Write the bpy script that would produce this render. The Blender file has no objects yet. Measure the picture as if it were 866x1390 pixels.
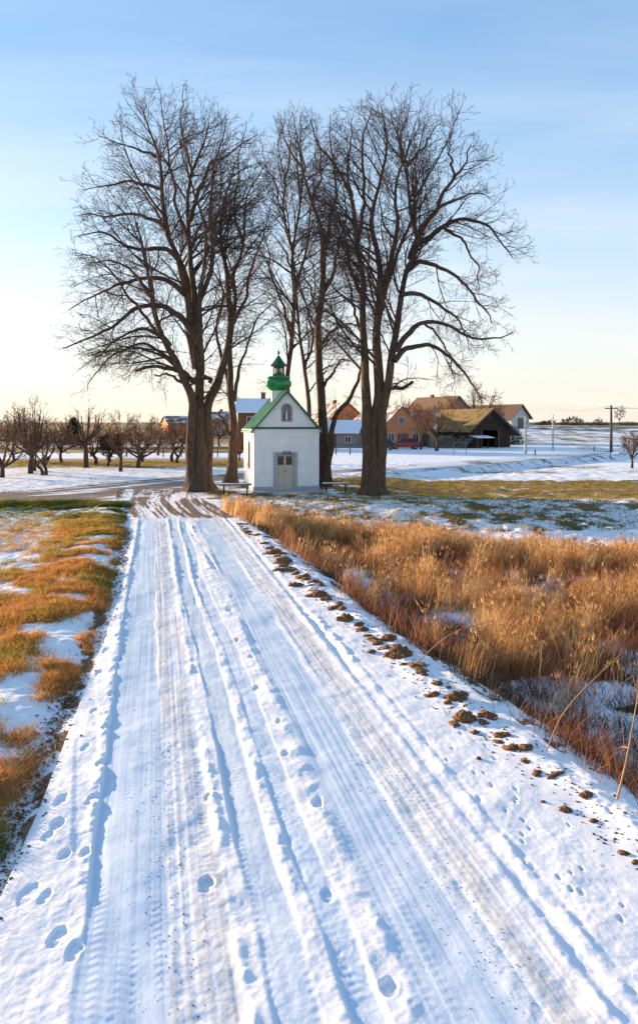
import bpy, math, random
import numpy as np
SC = bpy.context.scene
COL = SC.collection
rng = np.random.default_rng(7)
random.seed(7)
F, HOR, CX, CAMZ = 950.0, 577.0, 433.0, 3.2
R = math.radians
def at(px, py, d):
    """world point seen along a sight line at distance d (metres)"""
    return np.array([(px-CX)/F*d, d, CAMZ-(py-HOR)/F*d])
def atx(px, d): return (px-CX)/F*d

# ------------------------------------------------------------------ noise
_T = np.random.default_rng(3).random((256, 256))
def vn(x, y):
    x = np.asarray(x, float); y = np.asarray(y, float)
    xi = np.floor(x).astype(int); yi = np.floor(y).astype(int)
    fx = x-xi; fy = y-yi
    fx = fx*fx*(3-2*fx); fy = fy*fy*(3-2*fy)
    a = _T[xi & 255, yi & 255]; b = _T[(xi+1) & 255, yi & 255]
    c = _T[xi & 255, (yi+1) & 255]; d = _T[(xi+1) & 255, (yi+1) & 255]
    return (a*(1-fx)+b*fx)*(1-fy)+(c*(1-fx)+d*fx)*fy
def fbm(x, y, o=4, s=0.0):
    t = 0; a = 0.5; n = 0
    for i in range(o):
        t = t+a*vn(x*2**i+17.3*i+s, y*2**i+9.1*i-s*1.7); n += a; a *= .5
    return t/n
def ss(a, b, x):
    t = np.clip((x-a)/(b-a), 0, 1); return t*t*(3-2*t)
def g(x, s): return np.exp(-(x/s)**2)

# ------------------------------------------------------------------ objects
def tag(o, label=None, cat=None, group=None, kind=None):
    if label: o['label'] = label
    if cat: o['category'] = cat
    if group: o['group'] = group
    if kind: o['kind'] = kind
    return o
def empty(name, loc=(0, 0, 0), rz=0, label=None, cat=None, group=None):
    o = bpy.data.objects.new(name, None); COL.objects.link(o)
    o.location = loc; o.rotation_euler = (0, 0, rz); o.empty_display_size = .2
    return tag(o, label, cat, group)
def copy_tree(o, parent=None):
    c = o.copy(); COL.objects.link(c); c.parent = parent
    for ch in list(o.children): copy_tree(ch, c)
    return c
def np_mesh(name, v, quads=None, tris=None, mat=None, parent=None, smooth=False, attrs=None):
    me = bpy.data.meshes.new(name)
    v = np.asarray(v, np.float32).reshape(-1, 3)
    me.vertices.add(len(v)); me.vertices.foreach_set('co', v.ravel())
    idx = []; tot = []
    if quads is not None and len(quads):
        q = np.asarray(quads).reshape(-1, 4); idx.append(q.ravel()); tot.append(np.full(len(q), 4))
    if tris is not None and len(tris):
        t = np.asarray(tris).reshape(-1, 3); idx.append(t.ravel()); tot.append(np.full(len(t), 3))
    idx = np.concatenate(idx).astype(np.int32); tot = np.concatenate(tot).astype(np.int32)
    me.loops.add(len(idx)); me.loops.foreach_set('vertex_index', idx)
    me.polygons.add(len(tot))
    st = np.concatenate([[0], np.cumsum(tot)[:-1]]).astype(np.int32)
    me.polygons.foreach_set('loop_start', st); me.polygons.foreach_set('loop_total', tot)
    if smooth: me.polygons.foreach_set('use_smooth', np.ones(len(tot), bool))
    me.update(calc_edges=True)
    if attrs:
        for k, a in attrs.items():
            at_ = me.attributes.new(k, 'FLOAT', 'POINT'); at_.data.foreach_set('value', np.asarray(a, np.float32).ravel())
    if mat: me.materials.append(mat)
    o = bpy.data.objects.new(name, me); COL.objects.link(o); o.parent = parent
    return o
class MB:
    def __init__(s): s.v = []; s.f = []
    def add(s, vs, fs):
        n = len(s.v); s.v += [tuple(map(float, p)) for p in vs]; s.f += [tuple(n+i for i in f) for f in fs]; return s
    def box(s, x0, x1, y0, y1, z0, z1):
        return s.add([(x0,y0,z0),(x1,y0,z0),(x1,y1,z0),(x0,y1,z0),(x0,y0,z1),(x1,y0,z1),(x1,y1,z1),(x0,y1,z1)],
                     [(3,2,1,0),(4,5,6,7),(0,1,5,4),(1,2,6,5),(2,3,7,6),(3,0,4,7)])
    def hexa(s, p):   # 8 points: bottom ring 4, top ring 4
        return s.add(p, [(3,2,1,0),(4,5,6,7),(0,1,5,4),(1,2,6,5),(2,3,7,6),(3,0,4,7)])
    def prism(s, poly, a, b, axis='y'):  # poly of 2D pts, extruded along axis
        n = len(poly)
        def m(p, t): return (p[0], t, p[1]) if axis == 'y' else ((t, p[0], p[1]) if axis == 'x' else (p[0], p[1], t))
        vs = [m(p, a) for p in poly]+[m(p, b) for p in poly]
        fs = [tuple(range(n)), tuple(range(2*n-1, n-1, -1))]+[(i, i+n, (i+1) % n+n, (i+1) % n) for i in range(n)]
        return s.add(vs, fs)
    def lathe(s, prof, n=12, c=(0, 0), rot=0):
        vs = []; fs = []
        for r, z in prof:
            for k in range(n):
                a = rot+2*math.pi*k/n; vs.append((c[0]+r*math.cos(a), c[1]+r*math.sin(a), z))
        m = len(prof)
        for i in range(m-1):
            for k in range(n):
                fs.append((i*n+k, i*n+(k+1) % n, (i+1)*n+(k+1) % n, (i+1)*n+k))
        fs.append(tuple(range(n-1, -1, -1))); fs.append(tuple((m-1)*n+k for k in range(n)))
        return s.add(vs, fs)
    def tube(s, pts, r, n=8):
        pts = np.array(pts, float); r = np.broadcast_to(np.array(r, float), (len(pts),))
        v, q = tubes(pts[None], r[None], n)
        s.add(v, q)
        m = len(pts)
        b = len(s.v)-m*n
        s.f.append(tuple(b+k for k in range(n-1, -1, -1))); s.f.append(tuple(b+(m-1)*n+k for k in range(n)))
        return s
    def build(s, name, mat, parent=None, smooth=False, bevel=0):
        me = bpy.data.meshes.new(name); me.from_pydata(s.v, [], s.f); me.update()
        import bmesh
        b = bmesh.new(); b.from_mesh(me); bmesh.ops.recalc_face_normals(b, faces=b.faces)
        if bevel:
            es = [e for e in b.edges if len(e.link_faces) == 2 and e.calc_face_angle(0) > .6]
            bmesh.ops.bevel(b, geom=es, offset=bevel, segments=2, affect='EDGES', clamp_overlap=True)
        b.to_mesh(me); b.free()
        if smooth:
            for p in me.polygons: p.use_smooth = True
        if mat: me.materials.append(mat)
        o = bpy.data.objects.new(name, me); COL.objects.link(o); o.parent = parent
        return o
def tubes(P, Rd, n, rough=0.0, seed=0):
    """P (N,K,3) centre lines, Rd (N,K) radii -> verts, quads"""
    N, K, _ = P.shape
    T = np.gradient(P, axis=1) if K > 1 else P*0
    T /= np.linalg.norm(T, axis=2, keepdims=True)+1e-9
    ref = np.where(np.abs(T[:, :1, 2:3]) > .9, np.array([1., 0, 0]), np.array([0, 0, 1.]))
    ref = np.broadcast_to(ref, T.shape)
    U = np.cross(T, ref); U /= np.linalg.norm(U, axis=2, keepdims=True)+1e-9
    V = np.cross(T, U)
    a = 2*np.pi*np.arange(n)/n
    rr = Rd[:, :, None]*np.ones(n)
    if rough:
        k = np.arange(K)[None, :, None]; nn = np.arange(N)[:, None, None]
        ca = np.cos(a)*2.2+nn*7.1+seed; sa = np.sin(a)*2.2
        w = vn(ca*1.3+k*0.0, sa*1.3+k*.16)+.5*vn(ca*3+k*.3, sa*3+k*.4)-.75
        rr = rr*(1+rough*w)
    v = P[:, :, None, :]+rr[..., None]*(np.cos(a)[None, None, :, None]*U[:, :, None, :]+np.sin(a)[None, None, :, None]*V[:, :, None, :])
    i = np.arange(N)[:, None, None]*K*n+np.arange(K-1)[None, :, None]*n
    j = np.arange(n)[None, None, :]; j2 = (j+1) % n
    q = np.stack([i+j, i+j2, i+n+j2, i+n+j], -1).reshape(-1, 4)
    return v.reshape(-1, 3), q

# ------------------------------------------------------------------ materials
def nm(name):
    m = bpy.data.materials.new(name); m.use_nodes = True
    nt = m.node_tree; nt.nodes.clear()
    out = nt.nodes.new('ShaderNodeOutputMaterial'); b = nt.nodes.new('ShaderNodeBsdfPrincipled')
    nt.links.new(b.outputs[0], out.inputs[0])
    return m, nt, b, out
def nd(nt, t, **kw):
    n = nt.nodes.new(t)
    for k, v in kw.items():
        if k.startswith('i_'): n.inputs[k[2:].replace('_', ' ')].default_value = v
        else: setattr(n, k, v)
    return n
def ramp(nt, fac, stops):
    r = nt.nodes.new('ShaderNodeValToRGB'); e = r.color_ramp.elements
    while len(e) < len(stops): e.new(.5)
    for k, (p, c) in enumerate(stops):
        e[k].position = p; e[k].color = (*c, 1)
    nt.links.new(fac, r.inputs[0]); return r.outputs[0]
def noise(nt, scale, detail=4, rough=.6, vec=None, dist=0):
    n = nt.nodes.new('ShaderNodeTexNoise'); n.inputs['Scale'].default_value = scale
    n.inputs['Detail'].default_value = detail; n.inputs['Roughness'].default_value = rough; n.inputs['Distortion'].default_value = dist
    if vec is not None: nt.links.new(vec, n.inputs['Vector'])
    return n.outputs[0]
def objco(nt, scale=(1, 1, 1)):
    t = nt.nodes.new('ShaderNodeTexCoord'); m = nt.nodes.new('ShaderNodeMapping'); m.inputs['Scale'].default_value = scale
    nt.links.new(t.outputs['Object'], m.inputs[0]); return m.outputs[0]
def math_(nt, op, a, b=None, clamp=False):
    n = nt.nodes.new('ShaderNodeMath'); n.operation = op; n.use_clamp = clamp
    for i, x in enumerate((a, b)):
        if x is None: continue
        if isinstance(x, (int, float)): n.inputs[i].default_value = x
        else: nt.links.new(x, n.inputs[i])
    return n.outputs[0]
def mix(nt, f, a, b):
    n = nt.nodes.new('ShaderNodeMix'); n.data_type = 'RGBA'
    for sock, x in ((n.inputs[0], f), (n.inputs[6], a), (n.inputs[7], b)):
        if isinstance(x, (int, float)): sock.default_value = x
        elif isinstance(x, tuple): sock.default_value = (*x, 1)
        else: nt.links.new(x, sock)
    return n.outputs[2]
def bump(nt, b, h, strength=.5, dist=.02):
    n = nt.nodes.new('ShaderNodeBump'); n.inputs['Strength'].default_value = strength; n.inputs['Distance'].default_value = dist
    nt.links.new(h, n.inputs['Height']); nt.links.new(n.outputs[0], b.inputs['Normal'])
def mat(name, c1, c2=None, scale=4, rough=.8, bumps=.3, bd=.01, stretch=(1, 1, 1), lo=.35, hi=.65, metal=0, spec=.3):
    m, nt, b, o = nm(name)
    c2 = c2 or tuple(x*.8 for x in c1)
    v = objco(nt, stretch); n = noise(nt, scale, 6, .65, v)
    nt.links.new(ramp(nt, n, [(lo, c1), (hi, c2)]), b.inputs['Base Color'])
    b.inputs['Roughness'].default_value = rough; b.inputs['Metallic'].default_value = metal
    b.inputs['Specular IOR Level'].default_value = spec
    if bumps: bump(nt, b, noise(nt, scale*3, 5, .6, v), bumps, bd)
    return m
def mat_snowy(name, c1, c2, scale, amount, sscale=1.2, stretch=(1, 1, 1), rough=.85, snow=(.82, .84, .88)):
    """a roof or ground material with patches of lying snow"""
    m, nt, b, o = nm(name)
    v = objco(nt, stretch); n = noise(nt, scale, 6, .65, v)
    base = ramp(nt, n, [(.3, c1), (.7, c2)])
    s = noise(nt, sscale, 7, .62, objco(nt))
    f = ramp(nt, s, [(max(0, 1-amount-.04), (0, 0, 0)), (min(1, 1-amount+.04), (1, 1, 1))])
    nt.links.new(mix(nt, f, base, snow), b.inputs['Base Color'])
    b.inputs['Roughness'].default_value = rough; b.inputs['Specular IOR Level'].default_value = .2
    bump(nt, b, n, .4, .02)
    return m
def mat_blade(name, stops, transl=.35, rough=.7):
    m, nt, b, o = nm(name)
    a = nd(nt, 'ShaderNodeAttribute', attribute_name='v')
    c = ramp(nt, a.outputs['Fac'], stops)
    nt.links.new(c, b.inputs['Base Color']); b.inputs['Roughness'].default_value = rough
    b.inputs['Specular IOR Level'].default_value = .25
    t = nd(nt, 'ShaderNodeBsdfTranslucent'); nt.links.new(c, t.inputs[0])
    mx = nd(nt, 'ShaderNodeMixShader'); mx.inputs[0].default_value = transl
    nt.links.new(b.outputs[0], mx.inputs[1]); nt.links.new(t.outputs[0], mx.inputs[2]); nt.links.new(mx.outputs[0], o.inputs[0])
    return m
M = {}
M['bark'] = mat('linden_bark', (.165, .10, .06), (.045, .032, .023), 5, .9, .9, .05, (3, 3, .5))
M['twig'] = mat('twig_bark', (.10, .065, .05), (.06, .04, .035), 3, .9, 0)
M['orchard_bark'] = mat('orchard_bark', (.10, .062, .042), (.045, .03, .022), 6, .9, .4)
M['orchard_twig'] = mat('orchard_twigs', (.19, .10, .055), (.10, .055, .035), 2, .9, 0)
M['red_twig'] = mat('reddish_twigs', (.30, .12, .05), (.18, .075, .035), 2, .9, 0)
M['plaster'] = mat('white_plaster', (.85, .85, .84), (.76, .755, .74), 1.3, .85, .15, .004)
M['plinth'] = mat('grey_plinth', (.42, .44, .47), (.33, .35, .38), 5, .85, .4, .008)
M['frame_grey'] = mat('grey_door_frame', (.40, .42, .47), (.34, .36, .41), 6, .7, .2, .004)
M['green'] = mat('green_sheet_metal', (.018, .19, .085), (.022, .13, .06), 3, .38, .12, .004, spec=.5)
M['green_d'] = mat('green_trim', (.015, .13, .075), (.012, .10, .06), 3, .45, .1, .003, spec=.5)
M['green_l'] = mat('green_dome_metal', (.02, .27, .09), (.02, .20, .07), 3, .3, .1, .003, spec=.6)
M['door'] = mat('cream_door', (.58, .52, .42), (.48, .43, .34), 5, .6, .2, .004, (4, 4, .6))
M['dark'] = mat('dark_glass', (.02, .022, .028), (.03, .03, .035), 3, .15, 0, spec=.6)
M['sign'] = mat('dark_blue_plate', (.02, .03, .06), (.03, .04, .07), 5, .4, 0)
M['signtext'] = mat('pale_lettering', (.6, .6, .6), (.55, .55, .55), 5, .6, 0)
M['stone'] = mat('tan_stone', (.42, .37, .27), (.33, .29, .22), 8, .85, .3, .006)
M['niche'] = mat('blue_grey_niche', (.24, .28, .29), (.30, .33, .33), 6, .8, .2)
M['statue'] = mat('painted_statue', (.7, .7, .68), (.55, .56, .56), 12, .6, .1)
M['robe'] = mat('blue_cloak', (.18, .24, .3), (.25, .3, .34), 12, .6, .1)
M['gold'] = mat('dull_gilt', (.35, .25, .10), (.25, .18, .08), 8, .4, 0, metal=.7)
M['wood'] = mat('weathered_wood', (.16, .12, .09), (.09, .07, .055), 6, .85, .5, .01, (1, 1, .3))
M['wood_dark'] = mat('dark_barn_boards', (.075, .042, .024), (.032, .02, .013), 3, .9, .6, .03, (6, 6, .4))
M['wood_pale'] = mat('pale_fresh_wood', (.42, .30, .17), (.30, .20, .11), 5, .8, .4, .02, (1, 1, 4))
M['pole_wood'] = mat('pole_wood', (.12, .10, .08), (.07, .06, .05), 4, .9, .3)
M['concrete'] = mat('pale_concrete', (.50, .49, .46), (.40, .39, .37), 4, .85, .2)
M['snowcap'] = mat('snow_cover', (.84, .86, .90), (.80, .82, .87), 5, .6, .3, .01)
M['cream'] = mat('cream_render', (.50, .43, .31), (.42, .36, .27), 1.2, .9, .2)
M['orange'] = mat('orange_render', (.58, .23, .10), (.48, .20, .09), 1.2, .9, .2)
M['pinkish'] = mat('pale_pink_render', (.55, .42, .33), (.47, .36, .29), 1.2, .9, .2)
M['brick'] = mat('brown_brick', (.24, .10, .06), (.17, .08, .05), 3, .9, .3)
M['greywall'] = mat('grey_render', (.27, .24, .21), (.19, .17, .155), 1.2, .9, .2)
M['yellow'] = mat('yellow_render', (.55, .40, .20), (.48, .35, .18), 1.2, .9, .2)
M['roof_tan'] = mat_snowy('tan_roof_with_snow', (.26, .18, .12), (.20, .13, .09), 3, .46, .8)
M['roof_brown'] = mat_snowy('brown_roof', (.20, .13, .08), (.14, .09, .06), 3, .20, .8)
M['roof_snow'] = mat_snowy('snow_covered_roof', (.20, .14, .10), (.14, .10, .08), 3, .72, .5)
M['roof_red'] = mat_snowy('red_tile_roof', (.30, .10, .05), (.22, .08, .045), 3, .2, .8)
M['roof_dark'] = mat_snowy('dark_roof', (.10, .085, .075), (.07, .06, .055), 3, .12, .8)
M['white_wall'] = mat('dull_white_wall', (.58, .57, .54), (.48, .47, .45), 1.5, .9, .2)
M['metal'] = mat('grey_metal', (.22, .23, .24), (.16, .17, .18), 5, .5, 0, metal=.5)
M['red_paint'] = mat('dark_red_car_paint', (.30, .012, .015), (.26, .012, .014), 2, .3, 0, spec=.6)
M['dark_paint'] = mat('dark_car_paint', (.02, .03, .028), (.025, .033, .03), 2, .3, 0, spec=.6)
M['rubber'] = mat('tyre_rubber', (.02, .02, .02), (.03, .03, .03), 6, .8, 0)
M['lamp'] = mat('lamp_glass', (.6, .6, .58), (.5, .5, .5), 6, .2, 0, spec=.6)
M['evergreen'] = mat('evergreen_needles', (.022, .035, .018), (.035, .05, .025), 2, .9, 0)
M['soil'] = mat_snowy('soil_clod', (.34, .17, .07), (.09, .05, .025), 38, .34, 16)
for n_ in M['soil'].node_tree.nodes:
    if n_.type == 'BUMP': n_.inputs['Strength'].default_value = 1.0; n_.inputs['Distance'].default_value = .03
# moss roof
def moss_mat():
    m, nt, b, o = nm('mossy_roof')
    n = noise(nt, 1.1, 6, .65, objco(nt)); n2 = noise(nt, .5, 4, .6, objco(nt))
    c = ramp(nt, n, [(.3, (.05, .045, .018)), (.42, (.12, .10, .025)), (.52, (.26, .17, .05)), (.66, (.22, .11, .05)), (.8, (.12, .07, .04))])
    nt.links.new(c, b.inputs['Base Color']); b.inputs['Roughness'].default_value = .95
    bump(nt, b, noise(nt, 4, 5, .6, objco(nt)), .5, .05); return m
M['moss'] = moss_mat()

# terrain material driven by what covers the ground at each point
def ground_mat():
    m, nt, b, o = nm('snowy_ground')
    def A(n_): return nd(nt, 'ShaderNodeAttribute', attribute_name=n_).outputs['Fac']
    geo = nt.nodes.new('ShaderNodeTexCoord').outputs['Object']
    fine = noise(nt, 9, 8, .68, geo); fine2 = noise(nt, 55, 5, .7, geo); big = noise(nt, .9, 5, .6, geo)
    mid = noise(nt, 3.2, 6, .6, geo)
    # snow
    snow = ramp(nt, fine2, [(.3, (.80, .82, .86)), (.7, (.88, .89, .91))])
    bluish = ramp(nt, fine, [(.3, (.50, .65, .82)), (.7, (.62, .75, .88))])  # bluer, darker base colour, strongest along the wheel strips
    col = mix(nt, A('bluish'), snow, bluish)
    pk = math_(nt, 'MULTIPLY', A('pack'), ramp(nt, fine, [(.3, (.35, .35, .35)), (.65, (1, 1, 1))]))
    col = mix(nt, pk, col, (.60, .575, .55))
    # soil / gravel
    soil = ramp(nt, math_(nt, 'ADD', math_(nt, 'MULTIPLY', fine, .4), math_(nt, 'MULTIPLY', fine2, .6)), [(.33, (.085, .05, .028)), (.5, (.17, .105, .06)), (.64, (.36, .24, .15))])
    fd = math_(nt, 'ADD', math_(nt, 'MULTIPLY', A('dirt'), 1.9), math_(nt, 'MULTIPLY', math_(nt, 'ADD', fine, math_(nt, 'MULTIPLY', fine2, .5)), 1.0))
    fdr = ramp(nt, math_(nt, 'SUBTRACT', fd, .55, False), [(.52, (0, 0, 0)), (.66, (1, 1, 1))])
    fdd = mix(nt, ramp(nt, A('dirt'), [(.01, (0, 0, 0)), (.05, (1, 1, 1))]), (0, 0, 0), fdr)
    col = mix(nt, fdd, col, soil)
    # grass mat
    tint = math_(nt, 'ADD', A('tint'), math_(nt, 'MULTIPLY', math_(nt, 'SUBTRACT', mid, .5), .9), True)
    gr = ramp(nt, tint, [(0, (.05, .07, .022)), (.3, (.13, .11, .03)), (.6, (.30, .19, .055)), (.8, (.46, .29, .11)), (1, (.34, .16, .05))])
    gr = mix(nt, ramp(nt, fine2, [(.3, (.6, .6, .6)), (.7, (0, 0, 0))]), gr, (.05, .035, .02))
    fg = math_(nt, 'ADD', math_(nt, 'MULTIPLY', A('grass'), 1.6), math_(nt, 'ADD', math_(nt, 'MULTIPLY', fine, .8), math_(nt, 'MULTIPLY', mid, .5)))
    fgr = ramp(nt, math_(nt, 'SUBTRACT', fg, .75), [(.5, (0, 0, 0)), (.62, (1, 1, 1))])
    fgg = mix(nt, ramp(nt, A('grass'), [(.02, (0, 0, 0)), (.08, (1, 1, 1))]), (0, 0, 0), fgr)
    col = mix(nt, fgg, col, gr)
    nt.links.new(col, b.inputs['Base Color'])
    rg = mix(nt, A('bluish'), (.65, .65, .65), (.38, .38, .38))
    rg = mix(nt, fgg, rg, (.95, .95, .95)); nt.links.new(rg, b.inputs['Roughness'])
    b.inputs['Specular IOR Level'].default_value = .25
    h = math_(nt, 'ADD', math_(nt, 'MULTIPLY', fine, .5), math_(nt, 'MULTIPLY', fine2, .35))
    h = math_(nt, 'ADD', h, math_(nt, 'MULTIPLY', fgg, .9))
    h = math_(nt, 'ADD', h, math_(nt, 'MULTIPLY', math_(nt, 'MULTIPLY', fdd, fine2), 2.0))
    bump(nt, b, h, .30, .02)
    return m
M['ground'] = ground_mat()
# ================================================================== terrain
SL = .238
def uo(x, y): return x+SL*y
FOOT = []
r0 = np.random.default_rng(21)
# boot prints: left shoulder walk, crossing, middle ridge
def walk(u0, u1, y0, y1, step, side=.08, sz=.085):
    n = int((y1-y0)/step)
    for i in range(n):
        t = i/max(1, n-1); y = y0+(y1-y0)*t+r0.normal(0, .12); u = u0+(u1-u0)*t+side*(-1)**i+r0.normal(0, .05)
        FOOT.append((u-SL*y, y, sz*r0.uniform(.6, 1.15), r0.uniform(.010, .034)))
walk(-.62, -.52, 4.2, 17, .5, .07)
walk(-.85, -.60, 3.5, 6.2, .31, .10, .10)
walk(1.28, 1.40, 4.1, 13, .8, .06)
walk(.40, .50, 4.9, 6, .5, .05)
walk(3.0, 2.9, 3.8, 7.2, .28, .12, .032)
walk(2.75, 3.5, 4.6, 8.5, .22, .08, .03)
walk(3.35, 3.1, 3.6, 6.4, .26, .1, .03)
def ue(y): return np.interp(y, [4, 7, 12, 17, 24, 30], [4.0, 3.85, 3.50, 3.35, 3.1, 3.0])
def uh(x, y): return uo(x, y)-ue(y)+3.8
def el(y): return np.interp(y, [4, 6, 12, 17, 21, 25], [-1.12, -.98, -.68, -.58, -.66, -.8])+.80
def ul(x, y): return uo(x, y)-el(y)
def track(u, c, hw, e=.022): return ss(hw+e, hw-e, np.abs(u-c))
def H(x, y, detail=True):
    x = np.asarray(x, float); y = np.asarray(y, float)
    u = uo(x, y)
    z = 3.1*ss(110, 220, y)+np.maximum(0, y-220)*.0045
    z = z+ .5*(fbm(x*.02, y*.02, 3)-.5)*ss(60, 140, y)
    # right side hollow with tall grass
    hol = ss(3.8, 5.2, uh(x, y))*(1-ss(22, 29, y))
    z = z-.55*hol*(.75+.5*fbm(x*.35+3, y*.35, 3))
    # field below the village road bank
    line = 45.0+1.05*x
    z = z-.45*ss(1, 8, x)*ss(29, 36, y)*(1-ss(-4.2, -1.8, y-line))
    # left verge: shallow drain and hummock
    wob = .35*(fbm(y*.6, y*.1+5, 2)-.5)
    lf = (1-ss(26, 29, y))
    z = z-.07*g(ul(x, y)+1.0+wob, .20)*lf+.07*g(ul(x, y)+1.8+wob, .55)*lf-.06*ss(-2.6, -3.6, u)*lf
    z = z+.09*g(y-28.2, .7)*ss(-8.6, -10, x)
    if detail:
        rough = ss(-.75, -1.0, ul(x, y))+ss(3.75, 4.1, uh(x, y))
        z = z+(fbm(x*1.7, y*1.7, 5)-.5)*(.16-.09*(u < 0))*np.clip(rough, 0, 1)*(y < 60)
        z = z+(fbm(x*7, y*7, 3, 4)-.5)*.07*np.clip(rough, 0, 1)*(y < 40)
        z = z+(fbm(x*2.3, y*2.3, 3, 2)-.5)*.022
        z = z+(fbm(x*4.5, y*4.5, 3, 6)-.4)*.12*ss(-.95, -1.25, ul(x, y))*ss(-4, -3, u)*ss(.42, .6, fbm(x*1.6, y*1.6, 4, 12))*(y < 27)
        # clod row: lumpy snow
        z = z+.05*g(uh(x, y)-3.6-.1*np.sin(y*1.3), .16)*fbm(x*6, y*6, 3)*ss(3, 5, y)*(1-ss(20, 24, y))
        road, _, _ = roadz(x, y, u)
        z = z+road
    return z
def roadz(x, y, u):
    """wheel tracks pressed into the snow; returns height, ice amount, dirt amount"""
    inr = ss(-.82, -.68, u-el(y))*ss(3.5, 3.2, u)*(1-ss(31, 35, y))
    w1 = .05*np.sin(y*.33+.5); w2 = .10*np.sin(y*.21+1.)+.03*np.sin(y*.8); w3 = .09*np.sin(y*.16-.6)
    fade = 1-ss(22.5, 25.5, y)
    n = fbm(x*5, y*5, 4, 8)
    n1 = fbm(u*9, y*1.1, 3, 3)
    h = 0.; bluish = 0.
    edgew = .05*(fbm(y*1.5, u*0+2, 2)-.5)
    A = track(u, -.18+w1*.4+edgew, .27); B = track(u, .27+w1*.4, .22, .05)
    C = track(u, .74+w2*.6+edgew, .13); D = track(u, 1.08+w2+edgew, .10)
    E = track(u, 1.74+w3*.5+edgew, .28, .06); Fk = track(u, 2.22+w3*.5, .18, .07); G = track(u, 2.56+w3*.6, .045, .03)
    G2 = track(u, 2.72+w3*.9, .03, .025)*ss(12, 7, y)
    h = -.058*A-.036*B*(1-A)-.055*C-.05*D*(1-C)-.052*E-.035*Fk*(1-E)-.065*G*(1-Fk)-.03*G2
    # thrown up ridges
    lump = .15+1.9*ss(.3, .75, n)*(.4+1.2*fbm(x*14, y*14, 2, 2))
    h = h+.030*g(u-.50-w1*.4, .045)*lump+.022*g(u-.92-w2*.8, .04)*lump+.030*g(u-1.32-w2-.02, .075)*lump*(.5+n1)
    h = h+.024*g(u-2.46-w3*.6, .035)*lump+.035*g(u-2.68-w3*.6, .05)*lump+.022*g(u+.5-w1*.4, .05)*lump
    # second, crossing tracks
    c1 = 1.0-.10*(y-12)*.9
    h = h-.028*track(u, 1.55-.045*(y-8)+.2*ss(9, 14, y), .05, .03)*ss(5, 7, y)*fade
    h = h-.022*track(u, .55+.07*(y-9), .05, .03)*ss(7, 9, y)*(1-ss(15, 18, y))
    h = h-.02*track(u, -.75+.10*(8-y), .12, .03)*ss(4.5, 5.5, y)*ss(9.5, 8.4, y)
    h = h*fade*(.09+.32*ss(.3, .7, fbm(u*1.6, y*.5, 3, 13)))
    # tyre tread and the fine parallel lines of many tyres
    fl = fbm(u*26+.6*np.sin(y*.4), y*.30, 3, 27)
    h = h+(fl-.5)*.0065*fade*(.3+.7*np.clip(B+Fk+.6*E+.5*A, 0, 1))
    tread = np.tanh(2.5*np.sin(y*2*np.pi/.062+np.abs(np.mod(u*16, 2)-1)*3))*.5
    h = h+tread*.0016*(A+B*.8+C+D+E*.5+Fk)*fade*ss(.5, .6, fbm(u*5, y*.9, 3, 5))*(y < 12)
    h = h+(n-.5)*.016*(1-.8*np.clip(A+E+C, 0, 1))+(fbm(x*26, y*26, 2)-.5)*.0035*(y < 14)*(1-.7*np.clip(A+E, 0, 1))
    if np.ndim(x) and np.size(x) > 1:
        h = np.array(np.broadcast_to(h, np.shape(x))); hf = h.ravel(); xf = np.ravel(x); yf = np.ravel(y)
        cand = np.nonzero((yf > 3) & (yf < 19) & (np.abs(xf) < 7))[0]; cx_ = xf[cand]; cy_ = yf[cand]
        for fx, fy, s, d in FOOT:
            k = np.nonzero((np.abs(cx_-fx) < s*2) & (np.abs(cy_-fy) < s*3))[0]
            q = ((cx_[k]-fx)/s/.52+.5*(vn(cx_[k]*22, cy_[k]*22)-.5))**2+((cy_[k]-fy)/s+.5*(vn(cx_[k]*19+9, cy_[k]*19)-.5))**2
            hf[cand[k]] += -d*(ss(1.3, .7, q)-.35*np.exp(-((cy_[k]-fy+.25*s)/s/.22)**2)*(q < 1))*(.8+.4*vn(cx_[k]*60, cy_[k]*60))
        h = hf.reshape(np.shape(x))
    # slush ruts at the junction
    J = ss(22.5, 25.5, y)
    rut = fbm(u*3.6+.25*np.sin(y*.3), y*.28, 3, 6)
    h = h+J*.035*(rut-.5)
    bluish = np.clip(.95*A+.35*B+.85*C+.8*D+.9*E+.3*Fk, 0, 1)*fade*(.35+1.0*(.5*fbm(x*1.5, y*.7, 3, 9)+.5*fl))
    bluish = np.clip(bluish, 0, 1)
    dirt = (.10*B+.125*Fk+.22*track(u, .08, .05, .09)*ss(7.5, 6, y)*ss(.45, .6, fbm(u*5, y*3.1, 3, 44))+.13*track(u, 1.98+w3*.5, .04, .05)+.19*G)*fade*(.2+1.5*fbm(u*6, y*1.9, 4, 2))
    rt2 = fbm((u+.05*(y-24)**1.3*0+.5*np.sin((y-24)*.25))*9, y*.35, 4, 16)
    dirt = dirt+J*(.27+.30*(rut-.45)+.75*(rt2-.5)+.12*(n1-.5)+.14*inroad_left(x, y))
    dirt = dirt-.12*J*ss(28.0, 30.5, y)*(fbm(x*.5, y*.6, 3, 11) > .42)
    dirt = dirt*ss(-1.1, -.8, u-el(y))*ss(3.5, 3.1, u)+J*.38*ss(-.9, -1.7, u)
    roadz.pack = np.clip((.75*B*(1-A)+.8*Fk+.25*C+.15*A)*fade*ss(.36, .56, .45*fbm(u*4, y*.8, 4, 19)+.55*fl), 0, .8)*inr
    return h*inr, bluish*inr, np.clip(dirt, 0, 1)
def xl(y): return -SL*y-.80+el(y)-np.interp(y, [0, 21, 24, 27, 29.4, 35], [0, 0, .1, .4, .8, 1.0])
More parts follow.
